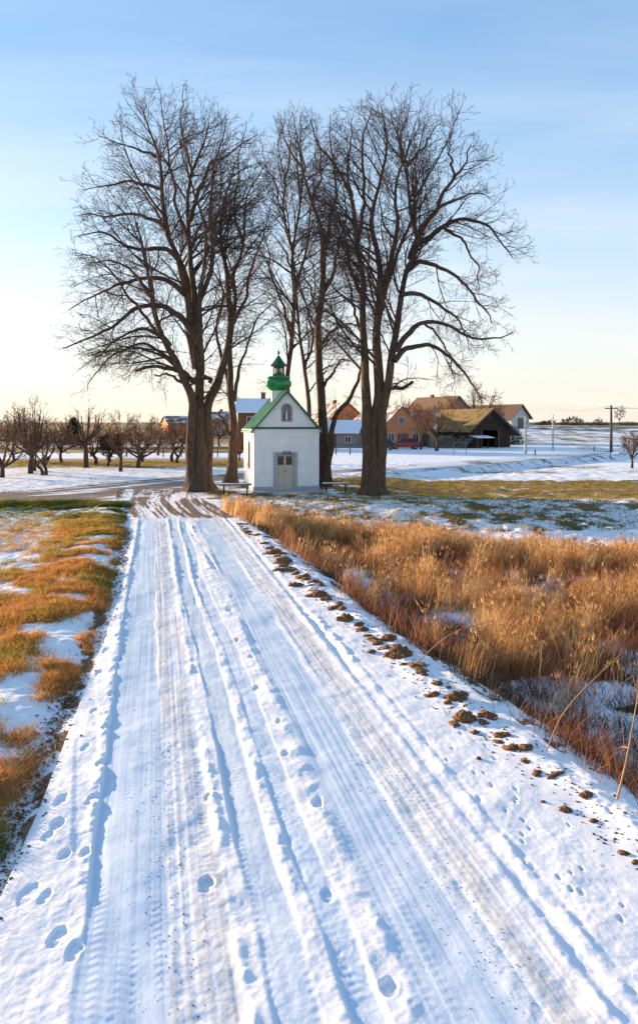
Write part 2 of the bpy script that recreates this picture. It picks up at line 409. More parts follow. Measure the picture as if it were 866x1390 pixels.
def xr(y): return -SL*y+np.interp(y, [0, 5, 12, 17, 22, 26, 30, 33, 36], [4.1, 4.1, 3.75, 3.5, 3.25, 2.75, 2.2, 1.75, 1.5])
UP = np.array([(-60, 12), (-35, 22), (-22, 27.5), (-14.7, 32.3), (-11.9, 36.6), (-8.2, 42.6), (-2, 47.5), (5, 52.5)])
LO = np.array([(-60, 8), (-35, 18), (-22, 24), (-13.3, 28.6), (-9.6, 28.3), (-7.4, 29.5), (-6.3, 35.0), (-2.4, 43.2), (6.5, 48.8)])
VR = np.array([(4, 49), (8, 54), (15, 61.8), (23.6, 71), (31, 80), (37, 92), (41, 110), (44, 133), (50, 165), (58, 205), (66, 250)])
def inroad_left(x, y):
    return (y < np.interp(x, UP[:, 0], UP[:, 1])) & (y > np.interp(x, LO[:, 0], LO[:, 1]))
def cover(x, y):
    """how much grass shows through the snow and its tint (0 green .. 1 russet)"""
    u = uo(x, y); n = fbm(x*.45, y*.45, 4, 1); n2 = fbm(x*1.6, y*1.6, 4, 12)
    gr = np.full(x.shape, .10); ti = np.full(x.shape, .5)
    # left verge, widening and narrowing
    wv = np.interp(y, [3, 5, 8, 12, 18, 24, 28], [.7, 1.1, 1.7, 1.6, .8, .9, 3.0])
    c = ss(-.86, -1.0, u)*ss(-1.2-wv-.9, -1.2-wv+.3, u)*(y < 29.6)
    c = ss(-.86, -1.0, ul(x, y))*ss(-1.2-wv-.9, -1.2-wv+.3, u)*(y < 29.6)
    vg = c*(.05+1.25*ss(.40, .62, .7*n2+.3*n))
    gr = np.where(y < 29.6, np.where(ul(x, y) < -.85, .04+.30*n+.0*u, gr), gr)
    gr = np.where((u < -.85) & (y < 29.6), gr-.12*(fbm(x*.25, y*.25, 2, 2) > .5), gr)
    gr = np.maximum(gr, vg)
    ti = np.where(u < -.85, np.interp(y, [4, 8, 13, 19, 26], [.68, .72, .8, .62, .25])+.3*(n-.5), ti)
    ti = np.where((u < -.85) & (y > 23), .22+.5*(n-.5), ti)
    gr = np.maximum(gr, np.where((x < -8.0) & (y < 29.6) & (y > 25), .75*g(y-28.1, .8)+.45*g(y-26, 1.0)*(n > .45), 0))
    # field beyond the left track
    lf = (y > 30) & (x < 2) & ~inroad_left(x, y)
    rows = .5+.5*np.sin((y+.35*x)*5.0)
    gl = .20+.22*rows*n2+.35*g(y-np.interp(x, UP[:, 0], UP[:, 1])-.5, .5)
    gl = np.where(y > 50, np.interp(y+4*(n-.5), [50, 53, 60, 66, 69, 78, 82, 100, 105, 140, 200], [.2, .45, .55, .5, .12, .2, .55, .6, .35, .7, .75])+.25*(n2-.5), gl)
    gl = np.where((x > -9) & (y < 41), .42+.5*(n2-.5), gl)
    gr = np.where(lf, gl, gr); ti = np.where(lf, np.where(y > 50, .68, .3), ti); ti = np.where(lf & (x > -9) & (y < 41), .35, ti)
    # right: tall grass hollow
    u_ = uh(x, y); hl = (u_ > 3.75) & (y < 27) & (x > -4)
    gr = np.where(hl, .12+.75*ss(.46, .66, .5*n+.5*n2)*ss(3.8, 4.5, u_), gr); ti = np.where(hl, .55+.5*(n2-.5), ti)
    # right mid field
    rf = (y >= 24) & (x >= -2) & (u > 3.2)
    d = y-.0*x
    gm = np.interp(y, [24, 27, 31, 33, 38, 44, 47, 49], [.40, .42, .34, .42, .56, .58, .36, .18])+.5*(n2-.5)+.25*(n-.5)
    line = 45.0+1.05*x
    vill = y > line-4
    gm = np.where(y > 49, .40, gm)+0*gm
    gm = np.where((y > 46) & ~vill, .30+.4*(fbm(x*.3, y*.3, 3, 3)-.5)+.2*n2-.1, gm)
    gm = np.where(vill & (y < line-1.2), .34+.5*(fbm(x*2+y, y*.6, 3)-.5), gm)
    gm = np.where(vill & (y >= line-1.2), .04+.10*(n > .55), gm)
    far = y > 95
    gm = np.where(far, np.interp(y, [95, 110, 130, 160, 200, 400], [.22, .36, .46, .42, .5, .6])+.35*(n-.5)-.04, gm)
    gr = np.where(rf, gm, gr)
    ti = np.where(rf, np.interp(y, [24, 30, 34, 42, 48, 52, 90, 400], [.25, .45, .80, .80, .4, .1, .15, .1])+.3*(n-.5), ti)
    gr = np.where(inroad_left(x, y), .0, gr)
    return np.clip(gr, 0, 1), np.clip(ti, 0, 1)

def axis(segs):
    out = [segs[0][0]]
    for a, b, s0, s1 in segs:
        n = max(2, int(round((b-a)/((s0+s1)/2))))
        t = np.linspace(0, 1, n+1)[1:]
        r = s1/s0
        if abs(r-1) > .02: tt = (r**t-1)/(r-1)
        else: tt = t
        out += list(a+(b-a)*tt)
    return np.array(out)
def grid_mesh(name, X, Y, Z, attrs, m):
    ny, nx = X.shape
    i = np.arange(ny-1)[:, None]*nx+np.arange(nx-1)[None]
    q = np.stack([i, i+1, i+nx+1, i+nx], -1).reshape(-1, 4)
    o = np_mesh(name, np.stack([X, Y, Z], -1), q, None, m, None, True, attrs)
    return tag(o, kind='structure')
xs = axis([(-900, -200, 60, 20), (-200, -60, 12, 2), (-60, -20, 1.2, .25), (-20, -7, .16, .07), (-7, 0, .05, .05), (0, 10, .05, .06), (10, 25, .09, .3), (25, 80, .5, 2), (80, 900, 8, 60)])
ys = axis([(-40, 3, 2, .1), (3, 12, .03, .05), (12, 30, .06, .12), (30, 60, .14, .35), (60, 130, .5, 1.2), (130, 300, 2, 6), (300, 1500, 10, 60)])
X, Y = np.meshgrid(xs, ys); U = uo(X, Y)
Z = H(X, Y)
under = ss(0, .12, X-xl(Y)-.06)*ss(0, .12, xr(Y)-.06-X)*(Y > 2.6)*(Y < 34.8)
Z = Z-(.12-.06*ss(24, 27, Y))*under
Z = Z-.05*inroad_left(X, Y)*ss(0, .4, np.interp(X, UP[:, 0], UP[:, 1])-Y)*(X < 4)
vd = np.full(X.shape, 99.)
near = (X > 0) & (X < 80) & (Y > 44) & (Y < 260)
px_, py_ = X[near], Y[near]; dm = np.full(px_.shape, 99.)
for a, b in zip(VR[:-1], VR[1:]):
    ab = b-a; t = np.clip(((px_-a[0])*ab[0]+(py_-a[1])*ab[1])/(ab@ab), 0, 1)
    dm = np.minimum(dm, np.hypot(px_-a[0]-t*ab[0], py_-a[1]-t*ab[1]))
vd[near] = dm
Z = Z-.08*ss(2.2, 1.4, vd)
gr, ti = cover(X, Y)
di = np.zeros_like(X)
di = .42*g(U+.92+.2*(fbm(Y*1.3, Y*0, 3)-.5), .12)*(Y < 24)*ss(.40, .56, fbm(X*3.5, Y*3.5, 4, 5))
di = np.maximum(di, .35*((fbm(X*3, Y*3, 3, 7) > .6) & (uh(X, Y) > 3.2) & (uh(X, Y) < 4.2) & (Y < 24)))
grid_mesh('ground', X, Y, Z, dict(grass=gr, tint=ti, dirt=di, bluish=np.zeros_like(X)), M['ground'])
# main road
inv = np.linspace(1/2.6, 1/35., 900); yr = 1/inv
keep = [yr[0]]
for v in yr[1:]:
    while v-keep[-1] > .07: keep.append(keep[-1]+.07)
    if v > keep[-1]: keep.append(v)
yr = np.array(keep)
s = np.linspace(0, 1, 640)
Yr = np.repeat(yr[:, None], len(s), 1); Xr = xl(Yr)+(xr(Yr)-xl(Yr))*s[None]
edge = np.minimum((Xr-xl(Yr)), (xr(Yr)-Xr))
Zr = H(Xr, Yr)+.014-(.06-.04*ss(24, 27, Yr))*ss(.05, 0, edge)*(.4+1.2*fbm(Xr*6, Yr*6, 2))-.10*ss(34.6, 35, Yr)
_, bluish, dirt = roadz(Xr, Yr, uo(Xr, Yr)); pack = roadz.pack.copy()
gr, ti = cover(Xr, Yr)
Ur = uo(Xr, Yr)
Ul = ul(Xr, Yr); gr = np.where((Ul < -.7) & (Yr < 24), gr*ss(-.72, -.85, Ul), 0)
dirt = np.maximum(dirt, .42*g(ul(Xr, Yr)+.90+.2*(fbm(Yr*1.3, Yr*0, 3)-.5), .10)*(Yr < 24)*ss(.40, .56, fbm(Xr*3.5, Yr*3.5, 4, 5)))
grid_mesh('road', Xr, Yr, Zr, dict(grass=gr, tint=ti, dirt=dirt, bluish=bluish, pack=pack), M['ground'])
# side track going left
def strip(name, A, B, na, nb, m, dz, smp=1):
    def rs(P, n):
        d = np.r_[0, np.cumsum(np.hypot(*np.diff(P, axis=0).T))]; t = np.linspace(0, d[-1], n)
        return np.stack([np.interp(t, d, P[:, 0]), np.interp(t, d, P[:, 1])], -1)
    # smooth the control polyline
    def sm(P):
        for _ in range(3):
            Q = [P[0]]
            for a, b in zip(P[:-1], P[1:]): Q += [a*.75+b*.25, a*.25+b*.75]
            Q.append(P[-1]); P = np.array(Q)
        return P
    A = rs(sm(A), na); B = rs(sm(B), na)
    t = np.linspace(0, 1, nb)[None, :, None]
    P = A[:, None]*(1-t)+B[:, None]*t
    X, Y = P[..., 0], P[..., 1]
    e = np.minimum(np.arange(nb), np.arange(nb)[::-1])[None]*np.ones_like(X)
    Z = H(X, Y, False)+dz+.02*(fbm(X*1.5, Y*1.5, 3)-.5)-.05*(e < 1)
    return X, Y, Z, t[..., 0]*np.ones_like(X)
X, Y, Z, T = strip('side_track', UP, LO, 500, 60, None, .01)
n = fbm(X*.6, Y*.9, 4, 5); rut = fbm(T*9, X*.12, 3, 4)
dirt = np.clip(.36+.7*(rut-.5)+.4*(n-.5)-.20*ss(.35, .75, T), 0, 1)
grid_mesh('side_track', X, Y, Z, dict(grass=Z*0, tint=Z*0, dirt=dirt, bluish=Z*0+.3), M['ground'])
# village road
tn = np.gradient(VR, axis=0); tn /= np.linalg.norm(tn, axis=1)[:, None]; nr = np.stack([-tn[:, 1], tn[:, 0]], -1)
M['asphalt'] = mat_snowy('frosty_asphalt', (.12, .12, .13), (.17, .17, .18), 1.5, .58, .25, (1, 1, 1), .6, (.66, .68, .72))
X, Y, Z, T = strip('village_road', VR+nr*1.9, VR-nr*1.9, 300, 9, None, .05)
grid_mesh('village_road', X, Y, Z, {}, M['asphalt'])
# ================================================================== trees
def catmull(P, K):
    P = np.array(P, float)
    if len(P) == 2: return P[0]+(P[1]-P[0])*np.linspace(0, 1, K)[:, None]
    Q = np.vstack([2*P[0]-P[1], P, 2*P[-1]-P[-2]])
    out = []
    for i in range(1, len(Q)-2):
        t = np.linspace(0, 1, 12, endpoint=False)[:, None]
        a, b, c, d = Q[i-1], Q[i], Q[i+1], Q[i+2]
        out.append(.5*((2*b)+(-a+c)*t+(2*a-5*b+4*c-d)*t**2+(-a+3*b-3*c+d)*t**3))
    out = np.vstack(out+[P[-1:]])
    L = np.r_[0, np.cumsum(np.linalg.norm(np.diff(out, axis=0), axis=1))]
    t = np.linspace(0, L[-1], K)
    return np.stack([np.interp(t, L, out[:, k]) for k in range(3)], -1)
def norm(v): return v/(np.linalg.norm(v, axis=-1, keepdims=True)+1e-9)
def grow(rg, P, Rd, dens, tmin, ratio, lmin, lmax, ang, K, wig, trop, rk, env=None, outward=0, c0=None, gamma=1.0):
    N, KK, _ = P.shape
    Ls = np.linalg.norm(np.diff(P, axis=1), axis=2).sum(1)
    cnt = np.maximum(1, (Ls*dens*(1-tmin)+rg.random(N)).astype(int))
    par = np.repeat(np.arange(N), cnt); Mn = len(par)
    st = np.r_[0, np.cumsum(cnt)[:-1]]; k = np.arange(Mn)-st[par]
    t = tmin+(1-tmin)*((k+rg.random(Mn))/cnt[par])**gamma
    f = t*(KK-1); i = np.clip(f.astype(int), 0, KK-2); w = (f-i)[:, None]
    pos = P[par, i]*(1-w)+P[par, i+1]*w
    T = norm(P[par, i+1]-P[par, i]); pr = Rd[par, i]*(1-w[:, 0])+Rd[par, i+1]*w[:, 0]
    rnd = norm(rg.normal(size=(Mn, 3)))
    if c0 is not None and outward:
        o = pos-c0; o[:, 2] *= .35; rnd = norm(rnd+outward*norm(o))
    perp = norm(rnd-(rnd*T).sum(1, keepdims=True)*T)
    a = rg.normal(ang, .18, Mn)[:, None]
    d = norm(T*np.cos(a)+perp*np.sin(a))
    L = np.clip(Ls[par]*ratio*(1.15-.75*t)*rg.uniform(.6, 1.3, Mn), lmin, lmax)
    if env is not None:
        for _ in range(4):
            tip = pos+d*L[:, None]; bad = env(tip) > 1; L = np.where(bad, L*.72, L)
        L = np.maximum(L, lmin*.6)
    r0_ = np.minimum(pr*.72, L*rk)
    out = np.zeros((Mn, K, 3)); out[:, 0] = pos
    step = (L/(K-1))[:, None]; cur = pos.copy()
    tv = trop(pos) if callable(trop) else trop
    tv = np.broadcast_to(np.asarray(tv, float).reshape(-1, 1), (Mn, 1)) if np.ndim(tv) else np.full((Mn, 1), tv)
    for j in range(1, K):
        d = norm(d+rg.normal(0, wig, (Mn, 3))+np.array([0, 0, 1.])*tv*(2/K))
        cur = cur+d*step; out[:, j] = cur
    rd = r0_[:, None]*(1-.75*np.linspace(0, 1, K)[None])
    return out, rd
def assemble(parts, sides, rough=0):
    V = []; Q = []; n = 0
    for (P, Rd), s_ in zip(parts, sides):
        v, q = tubes(P, Rd, s_, rough); V.append(v); Q.append(q+n); n += len(v)
    return np.vstack(V), np.vstack(Q)
def big_tree(name, label, group, base, limbs, seed, center, radii, dens=1.0, low=9.0, mats=('bark', 'twig')):
    """limbs: list of (points [(px,py,d)], r0, r1)"""
    rg = np.random.default_rng(seed)
    root = empty(name, base, 0, label, 'tree', group)
    b = np.array(base)
    K = 44
    P = np.stack([catmull([at(*p) for p in pts], K) for pts, _, _ in limbs])
    Rd = np.stack([a+(c-a)*np.linspace(0, 1, K)**.8 for _, a, c in limbs])
    # bury the foot and flare it
    for i in range(len(P)):
        if abs(P[i, 0, 2]-b[2]) < .5:
            P[i, 0, 2] -= .25
            Ls = np.r_[0, np.cumsum(np.linalg.norm(np.diff(P[i], axis=0), axis=1))]
            Rd[i] *= 1+.50*np.exp(-Ls/.5)+.10*np.exp(-Ls/2.5)
    amp = np.linspace(0, 1, K)[None, :, None]
    P = P+np.stack([np.stack([fbm(np.linspace(0, 7, K)+i*5.1+seed, np.full(K, c*3.3), 3)-.5 for c in range(3)], -1) for i in range(len(P))])*np.minimum(amp*6, 1)*.30
    c0 = np.array(center)
    env = lambda q: (((q-c0)/np.array(radii))**2).sum(1)
    trop = lambda q: np.where(q[:, 2] < low, -.35*(low-q[:, 2])/low-.05, .12)
    v, q = tubes(P, Rd, 16, .30, seed)
    dx_, dy_ = v[:, 0]-b[0], v[:, 1]-b[1]; an_ = np.arctan2(dy_, dx_)
    kf = 1+.75*np.exp(-np.maximum(v[:, 2]-b[2], 0)/.28)*ss(.35, .8, vn((an_+3.2)*1.7+seed*3.1, an_*0+seed))*(np.hypot(dx_, dy_) < 1.5)
    v[:, 0] = b[0]+dx_*kf; v[:, 1] = b[1]+dy_*kf
    np_mesh('trunk', v-b, q, None, M[mats[0]], root, True)
    up = [i for i in range(len(P))]
    L2 = grow(rg, P, Rd, 1.7*dens, .22, .40, .9, 4.6, .88, 12, .10, trop, .014, env, 1.1, c0, .8)
    L2b = grow(rg, *L2, 1.1*dens, .15, .5, .6, 2.6, .6, 9, .12, trop, .012, env, .6, c0)
    A = [(L2, 5), (L2b, 4)]
    L3 = []
    for s in ((P[:, 14:], Rd[:, 14:]), L2, L2b):
        L3.append(grow(rg, *s, 2.9*dens, .10, .42, .4, 1.7, .75, 6, .14, .06, .010, env, .5, c0))
    L3 = (np.vstack([a[0] for a in L3]), np.vstack([a[1] for a in L3]))
    L4 = grow(rg, *L3, 5.8*dens, .12, .5, .25, .9, .7, 4, .14, .1, .010)
    L5 = grow(rg, *L4, 4.4*dens, .15, .55, .14, .45, .6, 3, .1, .15, .012)
    for s_ in (L2, L2b, L3, L4, L5): np.maximum(s_[1], (.0056), out=s_[1])
    v, q = assemble([L2, L2b, L3, L4, L5], [6, 5, 4, 3, 3])
    np_mesh('crown', v-b, q, None, M[mats[1]], root, True)
    return root
def gz(x, y): return float(H(np.array([x]), np.array([y]))[0])
def bare_tree(name, label, group, x, y, h, w, seed, th=.28, r=.12, lean=0, mats=('orchard_bark', 'orchard_twig'), dens=1.0, nl=7, up=.5, stems=1, spread=1.0, cat='tree'):
    rg = np.random.default_rng(seed); z0 = gz(x, y)
    root = empty(name, (x, y, z0), rg.uniform(0, 6.28), label, cat, group)
    tl = h*th; Pts = []; Rs = []
    for s_ in range(stems):
        a = rg.uniform(0, 6.28); o = .25*(stems > 1)
        bx, by = o*math.cos(a), o*math.sin(a)
        top = np.array([bx*3+lean*tl+rg.normal(0, .08)*tl, by*3+rg.normal(0, .08)*tl, tl])
        tr = catmull([(bx, by, -.1), (bx*1.5+rg.normal(0, .05)*tl, by*1.5+rg.normal(0, .05)*tl, tl*.5), tuple(top)], 16)
        Pts.append(tr); rr = r/math.sqrt(stems)
        Rs.append(rr*(1-.25*np.linspace(0, 1, 16))*(1+.4*np.exp(-np.linspace(0, 5, 16))))
        for k in range(nl):
            an = 2*math.pi*(k+rg.random()*.7)/nl; el = rg.uniform(.25, 1.2) if k else 1.45
            R_ = w*.5*math.cos(el)**.6*rg.uniform(.8, 1.05); Hh = (h-tl)*(.35+.65*math.sin(el))*rg.uniform(.85, 1.02)
            st = tr[int(rg.integers(10, 16))]
            tip = top+np.array([R_*math.cos(an), R_*math.sin(an), Hh*.85])
            mid_ = st+(tip-st)*.45+np.array([math.cos(an), math.sin(an), -.3+up*.3])*R_*.25*spread
            Pts.append(catmull([tuple(st), tuple(mid_), tuple(tip)], 16)); Rs.append(rr*.55*(1-.8*np.linspace(0, 1, 16)))
    P = np.stack(Pts); Rd = np.stack(Rs)
    v, q = tubes(P, Rd, 8, .2, seed)
    np_mesh('trunk', v, q, None, M[mats[0]], root, True)
    sc_ = h/5.
    L2 = grow(rg, P, Rd, 4.0/sc_*dens, .30, .55, .3*sc_, 1.9*sc_, .85, 8, .16, up*.4, .012, None, .8, np.array([0, 0, h*.4]))
    L3 = grow(rg, *L2, 6.5/sc_*dens, .1, .5, .15*sc_, .8*sc_, .65, 5, .15, up*.5, .012)
    L4 = grow(rg, *L3, 8/sc_*dens, .15, .5, .12*sc_, .4*sc_, .6, 3, .12, up*.4, .012)
    for s_ in (L2, L3, L4): np.maximum(s_[1], .009*max(1, y/60), out=s_[1])
    v, q = assemble([L2, L3, L4], [4, 3, 3])
    np_mesh('crown', v, q, None, M[mats[1]], root, True)
    return root
G = 'tall bare linden trees around the chapel'
D = 34.0
def lm(pts, r0_, r1_, d0=D, d1=D):
    n = len(pts); return ([(a, b, d0+(d1-d0)*(i/(n-1))**1.5) for i, (a, b) in enumerate(pts)], r0_, r1_)
# big left linden
bx = atx(268, D)
L = [lm([(262, 664), (261, 600), (261, 557), (256, 530), (244, 506), (229, 467), (209, 424), (203, 380), (196, 335), (186, 300)], .30, .04, D, D-2),
     lm([(271, 665), (273, 600), (272, 557), (272, 478), (266, 424), (260, 378), (258, 331), (256, 284), (262, 237), (274, 198), (281, 165)], .34, .03, D, D+.6),
     lm([(268, 500), (258, 440), (252, 400), (244, 355), (229, 315), (221, 257), (213, 213), (205, 186), (193, 150)], .24, .03, D, D-1.2),
     lm([(278, 660), (281, 600), (281, 549), (295, 522), (309, 478), (312, 430), (305, 370), (300, 320), (304, 270), (318, 225)], .29, .03, D+.2, D+1.2),
     lm([(266, 520), (250, 506), (237, 500), (210, 499), (186, 503)], .15, .06, D, D-1.5),
     lm([(268, 470), (258, 445), (243, 428), (217, 416), (186, 420), (154, 443), (120, 460), (88, 472)], .20, .025, D, D-2.5),
     lm([(232, 470), (215, 452), (190, 446), (160, 462), (128, 482)], .11, .02, D-1, D-2),
     lm([(252, 520), (240, 515), (225, 508), (210, 510)], .09, .03, D-.4, D-1),
     lm([(244, 355), (225, 338), (205, 340), (175, 335), (139, 318), (108, 322)], .14, .02, D-.6, D-2.5),
     lm([(252, 400), (230, 385), (200, 378), (165, 385), (130, 400), (95, 420)], .15, .02, D-.3, D+2.2),
     lm([(229, 315), (210, 300), (180, 290), (145, 292), (112, 290)], .12, .02, D-.8, D+1.2),
     lm([(221, 257), (205, 252), (180, 246), (150, 253), (112, 256)], .09, .015, D-1, D-2),
     lm([(213, 213), (195, 205), (165, 195), (135, 185)], .07, .012, D-1, D-1),
     lm([(258, 300), (275, 250), (288, 221), (315, 206), (348, 182)], .12, .015, D, D+.5),
     lm([(262, 237), (250, 190), (246, 150), (252, 115)], .07, .012, D+.3, D),
     lm([(258, 331), (240, 280), (232, 220), (222, 160), (215, 120)], .10, .012, D, D+1.6),
     lm([(266, 424), (285, 370), (290, 320), (285, 270), (300, 200), (310, 160)], .14, .015, D, D-2.4),
     lm([(272, 478), (262, 400), (235, 330), (200, 270), (160, 225)], .16, .015, D, D+3.2),
     lm([(272, 478), (270, 400), (280, 330), (262, 260), (240, 180)], .16, .015, D, D-3.6),
     lm([(205, 400), (180, 370), (150, 355), (115, 360)], .10, .015, D-1, D-1),
     lm([(225, 460), (205, 440), (175, 400), (140, 355), (100, 345)], .10, .015, D-.6, D+.5),
     lm([(244, 500), (215, 480), (180, 470), (140, 480), (110, 500)], .09, .012, D-.6, D+1.5),
     lm([(272, 515), (283, 512), (287, 519)], .10, .07, D-.3, D-.5),
     lm([(254, 512), (230, 485), (195, 468), (160, 478), (130, 505), (118, 530)], .10, .012, D-.5, D-3)]
big_tree('linden_tree', 'massive bare linden with thick fused trunk at left, beside the road junction', G, (bx, D, 0), L, 11,
         (atx(222, D), D, 12.0), (6.2, 5.2, 8.0), 1.0)
D2 = 38.5
L = [lm([(315, 656), (316, 610), (315, 569), (311, 518), (317, 439), (319, 400), (317, 370), (331, 335), (336, 268), (352, 240), (366, 220)], .26, .02, D2, D2),
     lm([(318, 545), (326, 500), (335, 470), (352, 430), (372, 405), (386, 395)], .12, .015, D2, D2-1),
     lm([(313, 540), (305, 500), (296, 450), (300, 400), (292, 340)], .14, .015, D2, D2+1),
     lm([(319, 400), (306, 350), (308, 290), (300, 230)], .10, .012, D2, D2-1),
     lm([(331, 335), (320, 290), (322, 240), (330, 190), (335, 165)], .09, .012, D2, D2+1),
     lm([(317, 439), (335, 400), (345, 350), (362, 310), (372, 270)], .11, .012, D2, D2+1.4),
     lm([(312, 590), (304, 570), (296, 560)], .09, .06, D2, D2-.5)]
big_tree('linden_tree', 'slender bare linden just left of the chapel with a single clean trunk', G, (atx(315, D2), D2, 0), L, 12,
         (atx(328, D2), D2, 11.5), (3.6, 3.4, 8.0), .42, 6)
D3 = 41.0
L = [lm([(392, 648), (391, 600), (392, 530), (396, 459), (400, 400), (398, 345), (408, 276), (404, 225), (398, 180)], .22, .02, D3, D3),
     lm([(396, 459), (385, 420), (372, 380), (362, 335), (356, 290)], .10, .015, D3, D3-1),
     lm([(398, 345), (388, 300), (385, 250), (378, 200), (385, 165)], .10, .012, D3, D3+1),
     lm([(400, 400), (412, 350), (420, 300), (425, 240), (430, 190)], .10, .012, D3, D3+1.5),
     lm([(408, 276), (412, 230), (408, 180), (412, 150)], .08, .012, D3, D3-.8),
     lm([(388, 300), (375, 260), (362, 220), (355, 190)], .07, .012, D3-.5, D3+.6),
     lm([(385, 250), (395, 210), (392, 170), (398, 145)], .07, .012, D3+.5, D3)]
big_tree('linden_tree', 'bare linden whose trunk rises directly behind the chapel bell turret', G, (atx(392, D3), D3, 0), L, 13,
         (atx(393, D3), D3, 13), (4.2, 3.6, 8.9), .85, 6)
D4 = 39.5
L = [lm([(426, 652), (424, 600), (421, 565), (413, 498), (406, 431), (400, 370), (394, 323), (385, 270), (378, 220)], .17, .015, D4, D4),
     lm([(413, 498), (425, 460), (420, 420), (428, 380), (420, 330)], .08, .012, D4, D4+1),
     lm([(400, 370), (385, 340), (372, 320), (360, 312)], .07, .012, D4, D4-1)]
big_tree('linden_tree', 'thin leaning bare linden between the chapel roof and the paired trunk tree', G, (atx(426, D4), D4, 0), L, 14,
         (atx(400, D4), D4, 11.5), (3.9, 3.2, 8.6), 1.0, 6)
D5 = 36.5
L = [lm([(441, 662), (439, 610), (437, 557), (435, 498), (433, 439), (438, 400), (439, 331), (423, 276), (411, 229), (404, 178), (400, 150)], .32, .02, D5, D5),
     lm([(439, 345), (451, 292), (455, 237), (450, 190), (445, 155)], .14, .015, D5, D5+1),
     lm([(444, 650), (446, 620), (451, 577), (470, 545), (486, 512), (494, 490)], .20, .06, D5-.2, D5-2),
     lm([(434, 470), (450, 450), (462, 440), (478, 452), (490, 470)], .10, .03, D5, D5-2),
     lm([(433, 439), (424, 400), (412, 370), (402, 352)], .08, .015, D5, D5+1),
     lm([(438, 400), (452, 370), (462, 330), (470, 290), (468, 240)], .11, .015, D5, D5-1.5),
     lm([(423, 276), (435, 240), (432, 200), (425, 160)], .08, .012, D5, D5-1),
     lm([(411, 229), (395, 210), (385, 185), (380, 160)], .07, .012, D5, D5+1),
     lm([(436, 530), (455, 500), (462, 488), (480, 490)], .09, .02, D5, D5-1.5)]
big_tree('linden_tree', 'bare linden right of the chapel with a side stem leaning toward the big right trunk', G, (atx(440, D5), D5, 0), L, 15,
         (atx(425, D5), D5, 12.0), (3.9, 3.4, 7.7), .6, 6)
D6 = 32.2
L = [lm([(500, 672), (500, 620), (500, 560), (498, 530), (494, 459), (492, 400), (491, 382), (484, 331), (478, 268), (455, 217), (431, 192), (418, 160)], .29, .03, D6, D6),
     lm([(508, 673), (509, 620), (509, 570), (512, 530), (511, 459), (516, 400), (517, 355), (506, 300), (515, 240), (523, 190), (516, 145)], .33, .025, D6, D6+.8),
     lm([(514, 671), (515, 620), (517, 560), (525, 525), (536, 467), (543, 400), (549, 370), (563, 335), (557, 288), (553, 225), (541, 195), (530, 160)], .28, .025, D6, D6-.6),
     lm([(556, 352), (563, 335), (588, 316), (623, 296), (655, 304), (678, 327), (697, 350)], .15, .02, D6-.5, D6-1.5),
     lm([(560, 340), (575, 310), (592, 284), (616, 241), (631, 222), (640, 195)], .16, .02, D6-.5, D6+.6),
     lm([(549, 370), (572, 355), (608, 367), (635, 390), (655, 414), (668, 440)], .13, .02, D6-.5, D6-2),
     lm([(538, 478), (553, 451), (576, 439), (608, 443), (639, 459), (670, 458), (695, 452)], .15, .02, D6-.3, D6-2),
     lm([(535, 490), (553, 471), (592, 473), (619, 494), (643, 530), (652, 552)], .14, .02, D6-.3, D6+1.5),
     lm([(528, 528), (545, 527), (560, 518)], .10, .06, D6-.2, D6-.8),
     lm([(492, 400), (480, 380), (470, 340), (462, 290), (440, 250)], .12, .015, D6, D6-2),
     lm([(484, 331), (496, 280), (492, 220), (498, 170), (505, 140)], .12, .015, D6, D6+2),
     lm([(516, 400), (530, 350), (540, 300), (536, 250), (560, 190), (575, 165)], .15, .015, D6, D6+3),
     lm([(553, 225), (575, 200), (590, 175), (600, 165)], .08, .012, D6-.5, D6),
     lm([(592, 284), (620, 270), (645, 262), (668, 272)], .08, .012, D6, D6+1.5),
     lm([(616, 241), (610, 205), (612, 180)], .07, .012, D6, D6-1),
     lm([(600, 308), (630, 330), (648, 365), (650, 400)], .08, .012, D6-.8, D6+1),
     lm([(543, 400), (570, 400), (600, 415), (625, 440), (635, 475)], .12, .015, D6-.4, D6+2.5),
     lm([(511, 459), (520, 400), (545, 330), (570, 260), (590, 215)], .15, .015, D6, D6-3.5),
     lm([(478, 268), (470, 230), (475, 190), (480, 150)], .08, .012, D6, D6-1),
     lm([(494, 459), (480, 420), (475, 380), (462, 350)], .09, .015, D6, D6+1.5),
     lm([(576, 439), (600, 460), (612, 490), (615, 530)], .06, .012, D6-1, D6-1)]
big_tree('linden_tree', 'massive bare linden with stout straight trunk at right, beyond the dry grass', G, (atx(508, D6), D6, -.1), L, 16,
         (atx(555, D6), D6, 11.6), (5.9, 5.2, 7.1), 1.0)
